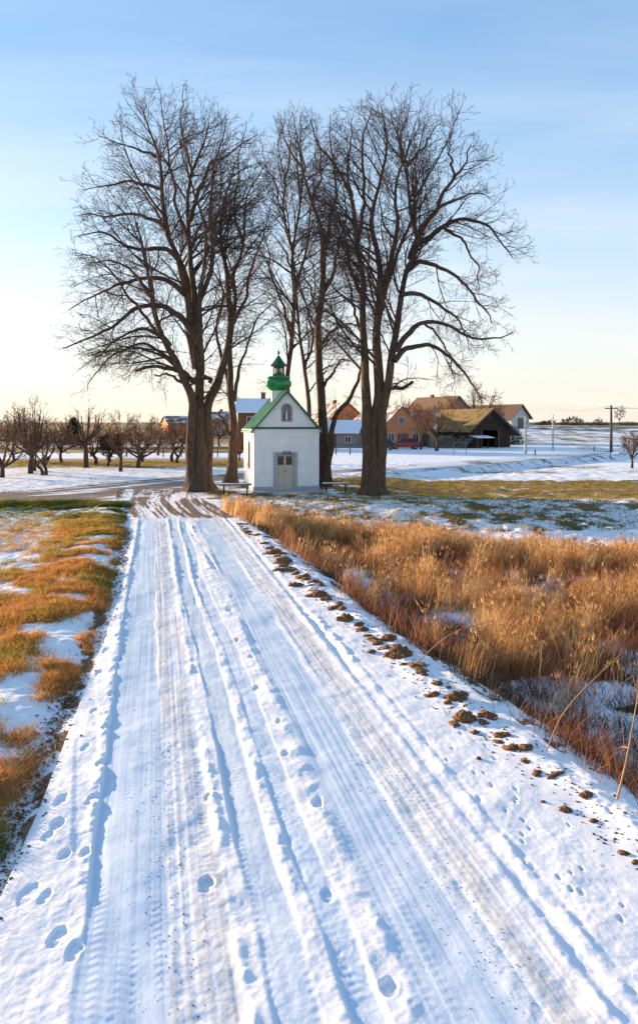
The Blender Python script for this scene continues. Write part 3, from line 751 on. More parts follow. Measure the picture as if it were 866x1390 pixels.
# ---------------------------------------------------------------- orchard on the left
G = 'bare fruit trees in the orchard beyond the side track'
orch = [(3, 648, 573, 62, 'dark bushy fruit tree cut by the left edge of the view'),
        (42, 643, 566, 50, 'fruit tree with straight trunk, first of the left clump'),
        (49, 639, 548, 60, 'tallest fruit tree in the left clump, its crown widest'),
        (64, 645, 570, 46, 'low forked fruit tree in front right of the left clump'),
        (117, 635, 553, 52, 'tall airy fruit tree standing alone left of the dark narrow bush'),
        (130, 631, 575, 36, 'small fruit tree close behind the tall airy one'),
        (164, 640, 582, 30, 'small upright sapling in front of the broad fruit tree'),
        (187, 635, 567, 62, 'broad spreading fruit tree in the middle of the orchard'),
        (193, 627, 578, 40, 'dark fruit tree behind the broad spreading one'),
        (234, 627, 574, 48, 'leaning fruit tree nearest the big left linden'),
        (241, 629, 585, 34, 'low fruit tree tucked beside the leaning one'),
        (84, 628, 580, 44, 'grey fruit tree in the gap behind the left clump'),
        (20, 626, 578, 50, 'fruit tree standing behind the tree at the left edge'),
        (215, 618, 578, 36, 'far fruit tree in the right part of the orchard')]
for k, (px, py, top, wd, lab) in enumerate(orch):
    d = F*CAMZ/(py-HOR); h = (py-top)/F*d*1.12; w = wd/F*d*1.1
    bare_tree('fruit_tree', lab, G, atx(px, d), d, h, w, 100+k, [.22, .36, .28, .18, .40, .25, .42, .24, .33, .30, .2, .38, .26, .3][k], .13*h/4+.02, (0 if k != 9 else -.3)+[0, .1, -.12, .2, 0, .25, 0, -.1, .15, 0, .2, 0, -.2, .1][k], nl=[6, 8, 9, 5, 10, 5, 6, 8, 7, 6, 5, 8, 7, 6][k], up=[.1, .6, .3, .0, .9, .2, .6, -.1, .3, .1, .2, .5, .3, .2][k], stems=1 if k not in (2, 3) else 2, dens=.72, spread=1.3)
d = 55.
bare_tree('dark_bush', 'dark narrow teardrop-shaped bush in the orchard', None, atx(147, d), d, 2.7, 1.5, 140, .3, .10, mats=('orchard_bark', 'orchard_bark'), dens=2.2, nl=10, up=.9, cat='bush')
G = 'brown scrub and trees along the far left skyline'
sk = [(-8, 562, 60), (28, 570, 44), (66, 578, 50), (95, 572, 40), (140, 580, 40), (168, 562, 50), (200, 572, 46), (218, 582, 40), (248, 572, 44), (12, 584, 40), (110, 588, 40), (180, 588, 44), (236, 590, 36), (46, 590, 40), (154, 592, 36), (80, 596, 30), (262, 585, 30)]
labs = ['pale', 'reddish', 'dense brown', 'thin grey', 'round']
for k, (px, top, wd) in enumerate(sk):
    d = [105., 112, 98, 120][k % 4]; x = atx(px, d); z0 = gz(x, d)
    zt = CAMZ-(top-HOR)/F*d; h = (zt-z0)*(1.25+.3*((k*7) % 5)/4)
    ref = ['above the left edge of the view', 'behind the fruit tree at the left edge', 'left of the dark conifer', 'right of the dark conifer', 'beyond the dark teardrop bush',
           'above the broad fruit tree, highest one', 'right above the broad fruit tree', 'midway between broad and leaning fruit trees', 'just left of the big linden trunk', 'low at the left edge',
           'low beyond the tall airy fruit tree', 'low behind the broad fruit tree', 'low behind the leaning fruit tree', 'low behind the left clump', 'low under the pale round tree', 'low between left clump and airy tree', 'low against the big linden trunk'][k]
    bare_tree('background_tree', labs[k % 5]+' bare tree on the far skyline, '+ref, G, x, d, h, wd/F*d, 200+k, .18, .14, mats=('orchard_bark', 'red_twig' if k % 3 == 1 else 'orchard_twig'), nl=8, dens=.8, up=.4)
def conifer(label, x, y, h, w, seed, group=None):
    rg = np.random.default_rng(seed); z0 = gz(x, y)
    root = empty('conifer', (x, y, z0), 0, label, 'tree', group)
    MB().tube([(0, 0, -.1), (0, 0, h*.95)], [.14, .03], 8).build('trunk', M['orchard_bark'], root)
    n = 2600; t = rg.random(n)**.8; rad = w*.5*(1-t)**.8*(.35+.65*rg.random(n)**.5)*(1+.2*np.sin(t*40)); an = rg.random(n)*6.28
    c = np.stack([rad*np.cos(an), rad*np.sin(an), h*(.08+.92*t)], -1)
    o = np.stack([np.cos(an), np.sin(an), -.35+0*an], -1)*w*.10+rg.normal(0, .05, (n, 3))
    s_ = norm(np.cross(o, rg.normal(size=(n, 3))))*w*.03
    np_mesh('crown', np.stack([c-s_, c+s_, c+o], 1), None, np.arange(3*n).reshape(-1, 3), M['evergreen'], root)
    return root
conifer('dark conifer rising behind the orchard between two bare trees', atx(101, 100.), 100., 100/F*(603-558)-.4, 3.4, 3)
# ---------------------------------------------------------------- trees in the village
G = 'bare trees standing among the village houses'
vt = [(535, 605, 555, 26, 'thin bare tree in front of the salmon house gable', 0, 'orchard_twig'),
      (571, 610, 552, 24, 'thin bare tree left of the pale firewood stack', 0, 'orchard_twig'),
      (592, 612, 541, 58, 'bushy bare tree in front of the yellow house wall', 0, 'red_twig'),
      (466, 606, 548, 30, 'reddish bare tree between snow-roofed shed and right linden', 0, 'red_twig'),
      (325, 626, 585, 24, 'small sapling behind the left bench beside the chapel', 0, 'red_twig'),
      (298, 606, 562, 30, 'bare tree in front of the small cream house left of chapel', 0, 'orchard_twig'),
      (638, 590, 508, 80, 'large bare tree with hanging branches behind the mossy barn', 1, 'orchard_twig'),
      (673, 584, 545, 20, 'orange-brown narrow tree beside the far long barn', 1, 'red_twig'),
      (857, 628, 582, 30, 'small round bare tree at the right edge of the field', 0, 'orchard_twig'),
      (550, 600, 540, 36, 'brown bare tree rising behind the salmon house', 1, 'red_twig'),
      (488, 600, 550, 34, 'bare tree half hidden by the right linden trunk', 1, 'red_twig')]
vt += [(612, 592, 540, 34, 'reddish bare tree between the yellow farmhouse wing and the mossy barn', 1, 'red_twig'),
       (508, 598, 556, 30, 'low bare tree left of the salmon house, against its wall', 1, 'orchard_twig'),
       (452, 604, 566, 22, 'small bare tree in front of the snow-roofed dark shed', 0, 'orchard_twig')]
for k, (px, py, top, wd, lab, f_, mt) in enumerate(vt):
    d = F*CAMZ/(py-HOR) if not f_ else {6: 118., 7: 150., 9: 128., 10: 120., 11: 112., 12: 104.}[k]
    x = atx(px, d); z0 = gz(x, d); h = CAMZ-(top-HOR)/F*d-z0
    bare_tree('village_tree', lab, G, x, d, h, wd/F*d, 300+k, .3, .03*h, mats=('orchard_bark', mt), nl=8, dens=1.1, up=.4 if k != 6 else .0)
G = 'distant bare trees on the right skyline'
for k, (px, top, wd, lab) in enumerate([(841, 548, 14, 'tallest lone tree on the right skyline, right of the wooden pole'), (768, 566, 12, 'left small tree of the distant right skyline'), (777, 563, 12, 'second small tree of the distant right skyline'),
        (786, 566, 10, 'third small tree of the distant right skyline'), (812, 566, 12, 'orange-brown round tree on the skyline left of the wooden pole'), (748, 568, 12, 'low tree on the skyline near the far concrete pole'), (738, 570, 10, 'low tree at the gable end of the far long barn')]):
    d = 230.; x = atx(px, d); z0 = gz(x, d); h = CAMZ-(top-HOR)/F*d-z0
    bare_tree('distant_tree', lab, G, x, d, h, wd/F*d, 340+k, .3, .12, mats=('orchard_bark', 'red_twig' if k == 4 else 'orchard_twig'), dens=.8)
def shrub(label, x, y, h, w, seed, m='evergreen', name='evergreen_shrub', n=1800, group=None):
    rg = np.random.default_rng(seed); z0 = gz(x, y)
    root = empty(name, (x, y, z0), 0, label, 'bush', group)
    MB().tube([(0, 0, -.1), (.05, 0, h*.5)], [.06, .03], 6).build('stem', M['orchard_bark'], root)
    q = norm(rg.normal(size=(n, 3)))*rg.random((n, 1))**.4; q[:, 2] = np.abs(q[:, 2])
    c = q*np.array([w/2, w/2, h])*(.8+.35*fbm(q[:, 0]*3+seed, q[:, 1]*3+q[:, 2]*3, 2))[:, None]
    o = rg.normal(0, .16, (n, 3)); s_ = norm(np.cross(o, rg.normal(size=(n, 3))))*.05
    np_mesh('foliage', np.stack([c-s_, c+s_, c+o], 1), None, np.arange(3*n).reshape(-1, 3), M[m], root)
d = 116.
shrub('dark green bush between mossy barn and far long barn', atx(696, d), d, 3.2, 3.6, 1)
for k, (px, w_) in enumerate([(735, 6), (768, 8), (790, 9), (815, 8), (852, 9)]):
    d = 222.; shrub(['leftmost low dark bush on the right skyline, by the far barn', 'low dark skyline bush left of the small tree trio', 'low dark skyline bush right of the small tree trio', 'low dark skyline bush behind the wooden pole', 'low dark skyline bush under the tallest lone tree'][k], atx(px, d), d, 1.3, w_, 30+k, 'evergreen', 'skyline_bush', 1500, 'low dark bushes along the right skyline')
# ================================================================== chapel
ROT = R(13)
ch = empty('chapel', (-3.08, 33.4, 0), ROT, 'small white wayside chapel with green roof and green bell turret', 'chapel')
W_, Lc, Hc, RZ = 3.13, 3.8, 3.0, 4.78
w = MB(); t = .25
# front wall with the doorway left open, gable with niche recess
dx0, dx1, dh = 1.06, 1.94, 1.78
w.box(0, dx0, 0, t, .0, Hc).box(dx1, W_, 0, t, 0, Hc).box(dx0, dx1, 0, t, dh, Hc)
w.box(0, t, t+.001, Lc-t, 0, Hc).box(W_-t, W_, t+.001, Lc-t, 0, Hc).box(0, W_, Lc-t+.001, Lc, 0, Hc)
mid = W_/2
hw = lambda z: (RZ-z)/(RZ-Hc)*mid   # half width of the gable at height z
nz0, nz1, nw = 3.42, 3.98, .20
w.prism([(0.0, Hc+.001), (W_, Hc+.001), (mid+hw(nz0), nz0), (mid-hw(nz0), nz0)], .0, t)
w.prism([(mid-hw(nz0), nz0+.001), (mid-nw, nz0+.001), (mid-nw, nz1), (mid-hw(nz1), nz1)], 0, t)
w.prism([(mid+nw, nz0+.001), (mid+hw(nz0), nz0+.001), (mid+hw(nz1), nz1), (mid+nw, nz1)], 0, t)
arc = [(mid+nw*math.cos(a), nz1+nw*math.sin(a)) for a in np.linspace(math.pi, 0, 13)]
w.prism([(mid-hw(nz1), nz1+.001)]+arc+[(mid+hw(nz1), nz1+.001), (mid, RZ)], 0.0, t)
w.prism([(0, Hc+.001), (W_, Hc+.001), (mid, RZ)], Lc-t, Lc)
w.build('wall', M['plaster'], ch)
# corner lesenes
for x0, x1, y0, y1 in ((-.03, .36, -.03, -.001), (W_-.36, W_+.03, -.03, -.001)):
    MB().box(x0, x1, y0, y1, .25, Hc-.36).build('pilaster', M['plaster'], ch)
for y0, y1 in ((-.03, .34), (Lc-.34, Lc+.03)):
    MB().box(-.032, -.001, y0, y1, .25, Hc-.36).build('pilaster', M['plaster'], ch)
p = MB(); p.box(-.06, dx0-.14, -.06, -.002, -.1, .24).box(dx1+.14, W_+.06, -.06, -.002, -.1, .24)
p.box(-.06, -.002, 0, Lc+.06, -.1, .24).box(W_+.002, W_+.06, 0, Lc+.06, -.1, .24)
p.build('plinth', M['plinth'], ch, bevel=.008)
MB().box(-.10, W_+.10, -.75, -.062, -.1, .07).build('threshold_slab', M['plinth'], ch, bevel=.01)
c = MB()
for k, (o, z0, z1) in enumerate(((.05, Hc-.36, Hc-.30), (.04, Hc-.298, Hc-.13), (.09, Hc-.128, Hc-.06), (.14, Hc-.058, Hc+.0))):
    c.box(-o, W_+o, -o, -.003, z0, z1).box(-o, -.003, 0, Lc+.05, z0, z1).box(W_+.003, W_+o, 0, Lc+.05, z0, z1)
c.build('cornice', M['plaster'], ch)
# door surround
f = MB(); f.box(dx0-.14, dx0, -.07, .12, .0, dh+.12).box(dx1, dx1+.14, -.07, .12, 0, dh+.12).box(dx0+.001, dx1-.001, -.07, .12, dh, dh+.12)
f.build('door_frame', M['frame_grey'], ch, bevel=.008)
dr = MB().box(dx0+.005, dx1-.005, .12, .17, .03, dh-.005).build('door', M['door'], ch)
mm = MB()
for a, b in ((dx0+.005, dx0+.07), (mid-.05-.06, mid-.06+.03), (dx1-.07, dx1-.005)): mm.box(a, b, .095, .119, .04, dh-.01)
for a, b in ((.04, .20), (dh-.62, dh-.52), (dh-.08, dh-.011), (.78, .86)): mm.box(dx0+.071, mid-.111, .097, .119, a, b).box(mid-.029, dx1-.071, .097, .119, a, b)
mm.build('moulding', M['door'], dr)
for a, b in ((dx0+.09, mid-.13), (mid-.01, dx1-.09)):
    MB().box(a, b, .105, .118, dh-.50, dh-.10).build('pane', M['dark'], dr)
MB().box(mid-.10, mid-.08, .03, .09, .92, 1.02).box(mid-.10, mid-.02, .03, .05, .98, 1.0).build('handle', M['metal'], dr)
sg = MB().box(mid-.20, mid+.20, -.10, -.075, dh+.03, dh+.15).build('name_plate', M['sign'], ch)
MB().box(mid-.15, mid+.15, -.104, -.101, dh+.075, dh+.10).build('lettering', M['signtext'], sg)
# niche
nb = MB().prism([(mid-nw, nz0)]+[(x, z) for x, z in arc]+[(mid+nw, nz0)], .14, .20).build('niche', M['niche'], ch)
outer = [(mid-nw-.07, nz0-.06)]+[(mid+(nw+.07)*math.cos(a), nz1+(nw+.07)*math.sin(a)) for a in np.linspace(math.pi, 0, 13)]+[(mid+nw+.07, nz0-.06)]
inner = [(mid-nw, nz0)]+arc+[(mid+nw, nz0)]
n = len(outer); fr = MB()
vs = [(x, -.04, z) for x, z in outer]+[(x, -.04, z) for x, z in inner]+[(x, .02, z) for x, z in outer]+[(x, .14, z) for x, z in inner]
fs = []
for i in range(n):
    j = (i+1) % n
    fs += [(i, j, n+j, n+i), (i, 2*n+i, 2*n+j, j), (n+i, n+j, 3*n+j, 3*n+i)]
fr.add(vs, fs).build('frame', M['stone'], nb)
# figure in the niche
def chl(x, y, z):   # chapel-local to world
    return (-3.08+x*math.cos(ROT)-y*math.sin(ROT), 33.4+x*math.sin(ROT)+y*math.cos(ROT), z)
st = empty('statuette', chl(mid, .05, nz0), ROT, 'small white robed figurine standing in the arched gable niche', 'statue')
MB().lathe([(.09, 0), (.09, .04), (.07, .05)], 10).build('pedestal', M['stone'], st)
MB().lathe([(.075, .05), (.07, .15), (.055, .28), (.065, .36), (.05, .41), (.022, .43)], 12).build('gown', M['statue'], st, True)
MB().lathe([(.005, .42), (.03, .435), (.036, .47), (.03, .50), (.005, .515)], 10).build('head', M['statue'], st, True)
cl = MB()
cl.lathe([(.088, .08), (.082, .2), (.07, .36), (.045, .44), (.043, .50), (.01, .53)], 14, (0, .025)).build('cloak', M['robe'], st, True)
MB().tube([(-.05, 0, .36), (-.045, -.06, .28), (0, -.075, .31)], [.018, .016, .012], 6).tube([(.05, 0, .36), (.045, -.06, .28), (0, -.075, .31)], [.018, .016, .012], 6).build('arms', M['statue'], st, True)
# side blind window on the left wall
sw = MB().prism([(1.45, .95), (2.25, .95), (2.25, 2.1)]+[(1.85+.4*math.cos(a), 2.1+.4*math.sin(a)) for a in np.linspace(0, math.pi, 9)][1:-1]+[(1.45, 2.1)], -.03, -.002, 'x').build('window', M['stone'], ch)
MB().prism([(1.55, 1.05), (2.15, 1.05), (2.15, 2.1)]+[(1.85+.3*math.cos(a), 2.1+.3*math.sin(a)) for a in np.linspace(0, math.pi, 9)][1:-1]+[(1.55, 2.1)], -.034, -.031, 'x').build('pane', M['dark'], sw)
# roof
ov = .17; ez = Hc-.02; th = .06
rf = MB()
for sgn in (-1, 1):
    def X_(q): return mid+sgn*q
    s_ = (RZ-Hc)/mid
    e = mid+ov
    rf.prism([(X_(e), RZ+.02-s_*e), (X_(0), RZ+.02), (X_(0), RZ+.02+th*1.45), (X_(e), RZ+.02-s_*e+th*1.45)], -.17, Lc+.15)
roof = rf.build('roof', M['green'], ch)
sm = MB()
for sgn in (-1, 1):
    for k in range(1, 9):
        y = -.17+k*(Lc+.32)/9
        e = mid+ov; s_ = (RZ-Hc)/mid; zt = RZ+.02+th*1.45
        sm.hexa([(mid+sgn*e, y-.012, zt-s_*e-.01), (mid, y-.012, zt-.01), (mid, y+.012, zt-.01), (mid+sgn*e, y+.012, zt-s_*e-.01),
                 (mid+sgn*e, y-.012, zt-s_*e+.03), (mid, y-.012, zt+.03), (mid, y+.012, zt+.03), (mid+sgn*e, y+.012, zt-s_*e+.03)])
sm.build('seam', M['green'], roof)
tr = MB()
for sgn in (-1, 1):
    e = mid+ov+.01; s_ = (RZ-Hc)/mid; zt = RZ+.02+th*1.45+.02
    tr.prism([(mid+sgn*e, zt-s_*e-.13), (mid, zt-.13), (mid, zt), (mid+sgn*e, zt-s_*e)], -.20, -.172)
tr.build('verge_board', M['green_d'], roof)
MB().hexa([(-.16, -.16, Hc+.002), (W_+.16, -.16, Hc+.002), (W_+.10, -.002, Hc+.002), (-.10, -.002, Hc+.002), (-.16, -.16, Hc+.045), (W_+.16, -.16, Hc+.045), (W_+.12, -.002, Hc+.11), (-.12, -.002, Hc+.11)]).build('eaves_flashing', M['green_d'], ch)
# bell turret
ty = 1.75; a8 = math.pi/8
tu = MB().lathe([(.40, 4.1), (.40, 4.98)], 8, (mid-.1, ty), a8).build('turret_shaft', M['plaster'], ch)
MB().lathe([(.41, 4.93), (.47, 5.0), (.60, 5.10), (.67, 5.22), (.67, 5.34), (.60, 5.46), (.54, 5.52), (.60, 5.56), (.61, 5.62), (.40, 5.68)], 8, (mid-.1, ty), a8).build('dome', M['green_l'], ch)
la = empty('lantern', (0, 0, 0)); la.parent = ch
MB().lathe([(.34, 5.66), (.34, 5.76), (.30, 5.79)], 8, (mid-.1, ty), a8).build('base', M['green_d'], la)
for k in range(8):
    a = a8+k*math.pi/4
    cx, cy = mid-.1+.27*math.cos(a), ty+.27*math.sin(a)
    MB().lathe([(.04, 5.78), (.034, 5.85), (.034, 6.1), (.045, 6.2)], 6, (cx, cy)).build('post', M['green_d'], la)
ar = MB()
for k in range(8):
    a0 = a8+k*math.pi/4; a1 = a0+math.pi/4
    p0 = np.array([mid-.1+.29*math.cos(a0), ty+.29*math.sin(a0)]); p1 = np.array([mid-.1+.29*math.cos(a1), ty+.29*math.sin(a1)])
    for q in range(6):
        t0, t1 = q/6, (q+1)/6; h0, h1 = .15*math.sin(math.pi*t0), .15*math.sin(math.pi*t1)
        A_, B_ = p0+(p1-p0)*t0, p0+(p1-p0)*t1; cA = np.array([mid-.1, ty])
        A2, B2 = A_+(cA-A_)*.12, B_+(cA-B_)*.12
        ar.hexa([(*A_, 6.0+h0), (*B_, 6.0+h1), (*B2, 6.0+h1), (*A2, 6.0+h0), (*A_, 6.2), (*B_, 6.2), (*B2, 6.2), (*A2, 6.2)])
ar.build('arches', M['green_d'], la)
MB().lathe([(.43, 6.18), (.44, 6.22), (.30, 6.36), (.14, 6.58), (.04, 6.72)], 8, (mid-.1, ty), a8).build('cap_roof', M['green_d'], ch)
MB().lathe([(.025, 6.7), (.025, 6.78), (.075, 6.82), (.085, 6.87), (.06, 6.92), (.015, 6.96), (.012, 7.08)], 10, (mid-.1, ty)).build('finial', M['gold'], ch, True)
MB().lathe([(.13, 5.82), (.115, 5.88), (.085, 5.98), (.07, 6.06), (.02, 6.1)], 12, (mid-.1, ty)).build('bell', M['gold'], la, True)
bs = MB(); bs.lathe([(.008, 6.08), (.008, 6.2)], 6, (mid-.1, ty)).build('bell_hanger', M['metal'], la)
# benches
def bench(lab, px, d, ln, rot, snow=True):
    x = atx(px, d); b = empty('bench', (x, d, gz(x, d)), rot, lab, 'bench', 'benches beside the chapel')
    se = MB().box(-ln/2, ln/2, -.17, .17, .42, .47).build('seat', M['wood'], b, bevel=.008)
    if snow: MB().box(-ln/2+.02, ln/2-.02, -.15, .15, .4702, .50).build('snow_layer', M['snowcap'], se, bevel=.012)
    for s_ in (-1, 1):
        MB().box(s_*(ln/2-.22)-.03, s_*(ln/2-.22)+.03, -.13, .13, -.1, .419).build('leg', M['wood_dark'], b)
bench('narrow snow-covered wooden bench left of the chapel, before the slender linden', 320, 32.3, 1.5, R(4))
bench('narrow snow-covered bench between the chapel and the big right linden', 456, 33.2, 1.35, R(2))
# ================================================================== houses
def house(name, lab, x, y, w, l, hw_, hr, rot, wm, rm, axis='x', ops=(), chim=(), cat='house', gable=None, ov=.35, z0=None, base=1.0):
    """w along local x, l along local y, ridge along axis; ops: (face, u, z, w, h, kind)"""
    z0 = gz(x, y) if z0 is None else z0
    root = empty(name, (x, y, z0), rot, lab, cat)
    b = MB(); b.box(-w/2, w/2, 0, l, -base, hw_)
    wl = b.build('wall', M[wm], root)
    gm = M[gable or wm]
    s_ = hr/((l if axis == 'x' else w)/2)
    if axis == 'x':
        for a, c_ in ((-w/2, -w/2+.2), (w/2-.2, w/2)): MB().prism([(0, hw_+.002), (l, hw_+.002), (l/2, hw_+hr)], a, c_, 'x').build('gable', gm, root)
    else:
        for a, c_ in ((0, .2), (l-.2, l)): MB().prism([(-w/2, hw_+.002), (w/2, hw_+.002), (0, hw_+hr)], a, c_, 'y').build('gable', gm, root)
    r_ = MB(); t_ = .16
    if axis == 'x':
        for sg_ in (-1, 1):
            c_ = l/2; e = l/2+ov
            r_.prism([(c_+sg_*e, hw_+hr-s_*e+.02), (c_, hw_+hr+.02), (c_, hw_+hr+.02+t_), (c_+sg_*e, hw_+hr-s_*e+.02+t_)], -w/2-ov, w/2+ov, 'x')
    else:
        for sg_ in (-1, 1):
            e = w/2+ov
            r_.prism([(sg_*e, hw_+hr-s_*e+.02), (0, hw_+hr+.02), (0, hw_+hr+.02+t_), (sg_*e, hw_+hr-s_*e+.02+t_)], -ov, l+ov, 'y')
    rf = r_.build('roof', M[rm], root)
    for cx, cy, ch_ in chim:
        zz = hw_+hr
        k = MB().box(cx-.28, cx+.28, cy-.28, cy+.28, zz-1.2, zz+ch_).build('chimney', M['brick'], rf)
        MB().box(cx-.34, cx+.34, cy-.34, cy+.34, zz+ch_+.001, zz+ch_+.12).build('chimney_cap', M['concrete'], k)
    for face, u, z, ww, hh, kind in ops:
        def bx(u0, u1, z0_, z1_, d0, d1):
            if face == 'f': return (u0, u1, -d1, -d0, z0_, z1_)
            if face == 'l': return (-w/2-d1, -w/2-d0, u0, u1, z0_, z1_)
            return (w/2+d0, w/2+d1, u0, u1, z0_, z1_)
        if kind == 'w':
            fr_ = MB()
            for q in ((u-ww/2-.08, u-ww/2, z-.08, z+hh+.08), (u+ww/2, u+ww/2+.08, z-.08, z+hh+.08), (u-ww/2+.001, u+ww/2-.001, z-.08, z), (u-ww/2+.001, u+ww/2-.001, z+hh, z+hh+.08), (u-.03, u+.03, z+.001, z+hh-.001)):
                fr_.box(*bx(*q, .0, .06))
            fo = fr_.build('window', M['white_wall'], root)
            MB().box(*bx(u-ww/2, u+ww/2, z, z+hh, .004, .025)).build('pane', M['dark'], fo)
        elif kind == 'd':
            do = MB().box(*bx(u-ww/2, u+ww/2, z, z+hh, .0, .05)).build('door', M['wood'], root)
            MB().box(*bx(u+ww/2-.18, u+ww/2-.12, z+hh*.45, z+hh*.55, .051, .09)).build('handle', M['metal'], do)
        elif kind == 'g':
            MB().box(*bx(u-ww/2, u+ww/2, z, z+hh, .0, .04)).build('opening', M['dark'], root)
    return root
# left of the chapel
d = 90.; house('brick_house', 'two-storey brown brick house with snowy roof and chimney, seen behind the chapel turret', atx(349, d), d, 4.9, 9, 4.9, 1.7, R(2), 'brick', 'roof_snow', 'x',
      [('f', -.8, 3.0, .9, 1.2, 'w'), ('f', 1.2, 3.0, .9, 1.2, 'w'), ('f', -.8, .6, .9, 1.2, 'w'), ('l', 2, 3, .9, 1.2, 'w'), ('l', 5, 3, .9, 1.2, 'w'), ('l', 2, .6, .9, 1.2, 'w'), ('l', 5, .6, .9, 1.2, 'w')], [(.6, 4.6, .9)], gable='pinkish', ov=.5)
d = 140.; house('cream_house', 'small cream two-storey house with three windows, framed by the two left lindens', atx(297, d), d, 4.4, 8, 3.9, 1.3, R(15), 'pinkish', 'roof_tan', 'x',
      [('f', -1.3, 2.9, .8, 1.1, 'w'), ('f', 0, 2.9, .8, 1.1, 'w'), ('f', 1.3, 2.9, .8, 1.1, 'w'), ('f', -1.3, .6, .8, 1.1, 'w'), ('f', 1.3, .6, .8, 1.1, 'w')], [(1., 4, .6)])
d = 150.; house('orange_house', 'brown house with low hipped-looking roof just left of the big left linden', atx(243, d), d, 4.6, 8, 2.8, 1.3, R(22), 'orange', 'roof_tan', 'x', [('f', -1, 1.8, .9, 1.1, 'w'), ('f', 1, 1.8, .9, 1.1, 'w'), ('f', -1, .2, .9, 1.1, 'w')])
# right of the chapel
d = 112.; house('tan_house', 'house with tan hipped roof half covered by snow, right of the chapel', atx(472, d), d, 6.6, 9, 3.9, 2.7, R(24), 'orange', 'roof_tan', 'y', [('f', -1.6, 1.2, 1, 1.2, 'w'), ('f', 1.4, 1.2, 1, 1.2, 'w'), ('l', 3, 1.2, 1, 1.2, 'w'), ('f', 0, 4.2, .8, .9, 'w')], [(.0, 5, .6)])
d = 97.; house('dark_shed', 'low dark shed with smooth snow-covered roof below the tan-roofed house', atx(460, d), d, 5.2, 5, 2.2, 1.5, R(-16), 'greywall', 'roof_snow', 'x', [('f', -1, .1, 1.2, 1.7, 'g'), ('f', 1.3, .8, .8, .7, 'w')], cat='shed', gable='wood_dark')
d = 100.; house('salmon_house', 'salmon-walled house with red-brown snow-dusted roof right of the stout linden trunk', atx(545, d), d, 7.0, 9, 2.9, 3.0, R(28), 'orange', 'roof_tan', 'y',
      [('f', -1.8, .9, .9, 1.1, 'w'), ('f', .2, .1, 1.8, 1.9, 'g'), ('f', 2.4, .9, .9, 1.1, 'w'), ('f', 0, 3.4, .8, .9, 'w'), ('l', 2.5, .9, .9, 1.1, 'w'), ('l', 5.5, .9, .9, 1.1, 'w')], [(.0, 4, .5)], gable='orange')
d = 104.; house('yellow_house', 'yellow-walled farmhouse wing beside the mossy barn, with a doorway and red roof', atx(580, d), d, 6.4, 7, 2.7, 2.1, R(6), 'yellow', 'roof_tan', 'x', [('f', -2.2, .9, .8, 1., 'w'), ('f', -.5, .05, 1.1, 1.9, 'd'), ('l', 2, .9, .8, 1, 'w')])
d = 124.; house('large_farmhouse', 'large farmhouse with broad dark roof rising behind the mossy barn', atx(622, d), d, 8.2, 11, 4.6, 3.5, R(32), 'greywall', 'roof_brown', 'y', [('f', -2, 1, 1, 1.2, 'w'), ('f', 2, 1, 1, 1.2, 'w'), ('f', 0, 3.8, .9, 1, 'w')], [(0, 7, .5)])
d = 180.; house('long_barn', 'long barn with brown roof and pale gable wall on the rise at far right', atx(706, d), d, 8.0, 16, 3.0, 3.1, R(42), 'white_wall', 'roof_brown', 'y', [('f', 0, .1, 2.6, 2.6, 'g'), ('f', 2.8, 1.2, .8, .8, 'w'), ('l', 4, 1.2, .8, .8, 'w'), ('l', 9, 1.2, .8, .8, 'w')], cat='barn', gable='white_wall', ov=.8)
# mossy barn: dark boards, low mossed side roof
d = 101.; x = atx(664, d); z0 = gz(x, d)
br = empty('wooden_barn', (x, d, z0), R(34), 'old dark timber barn with open gable front and mossy sagging roof', 'barn')
hwb, rb, wb, lb = 2.5, 2.95, 8.8, 9.5
wl = MB().box(-wb/2, -wb/2+.12, .1, lb, -.5, hwb).box(wb/2-.12, wb/2, .1, lb, -.5, hwb).box(-wb/2, wb/2, lb, lb+.12, -.5, hwb)
wl.box(-wb/2, -1.7, 0.0, .1, -.5, hwb).box(1.9, wb/2, .0, .1, -.5, hwb)
wl.build('wall', M['wood_dark'], br)
for a, c_ in ((0., .1), (lb+.002, lb+.12)): MB().prism([(-wb/2, hwb+.002), (wb/2, hwb+.002), (0, hwb+rb)], a, c_, 'y').build('gable', M['wood_dark'], br)
bd = MB()
for k in range(28):
    xx = -wb/2+.15+k*.3; top = hwb+rb*(1-abs(xx)/(wb/2))-.15
    if -1.7 < xx < 1.9: bd.box(xx-.012, xx+.012, -.03, -.002, hwb+.05, max(top, hwb+.06))
    else: bd.box(xx-.012, xx+.012, -.03, -.002, 0, top)
bd.build('cover_strips', M['wood_dark'], br)
s_ = rb/(wb/2)
for sg_, mt in ((-1, 'moss'), (1, 'roof_dark')):
    e = wb/2+(.45 if sg_ < 0 else 1.3)
    MB().prism([(sg_*e, hwb+rb-s_*e+.03), (0, hwb+rb+.03), (0, hwb+rb+.22), (sg_*e, hwb+rb-s_*e+.22)], -.8, lb+.4, 'y').build('roof', M[mt], br)
    MB().prism([(sg_*e, hwb+rb-s_*e-.02), (0, hwb+rb-.02), (0, hwb+rb+.25), (sg_*e, hwb+rb-s_*e+.25)], -.86, -.802, 'y').build('verge_board', M['wood'], br)
for xx in (-1.65, 1.85): MB().box(xx-.1, xx+.1, -.1, -.001, -.3, hwb).build('door_post', M['wood'], br)
ln = MB().hexa([(-5.9, -2.6, -.4), (-1.2, -2.6, -.4), (-1.2, -.1, -.4), (-5.9, -.1, -.4), (-4.4, -2.4, .75), (-1.4, -2.2, 1.55), (-1.3, -.1, 1.8), (-4.6, -.1, 1.3)])
pw = (x-5.0, d-3.4)
lt = empty('plank_pile', (pw[0], pw[1], gz(*pw)), R(-24), 'slanting heap of old grey planks leaning against the mossy barn', 'planks')
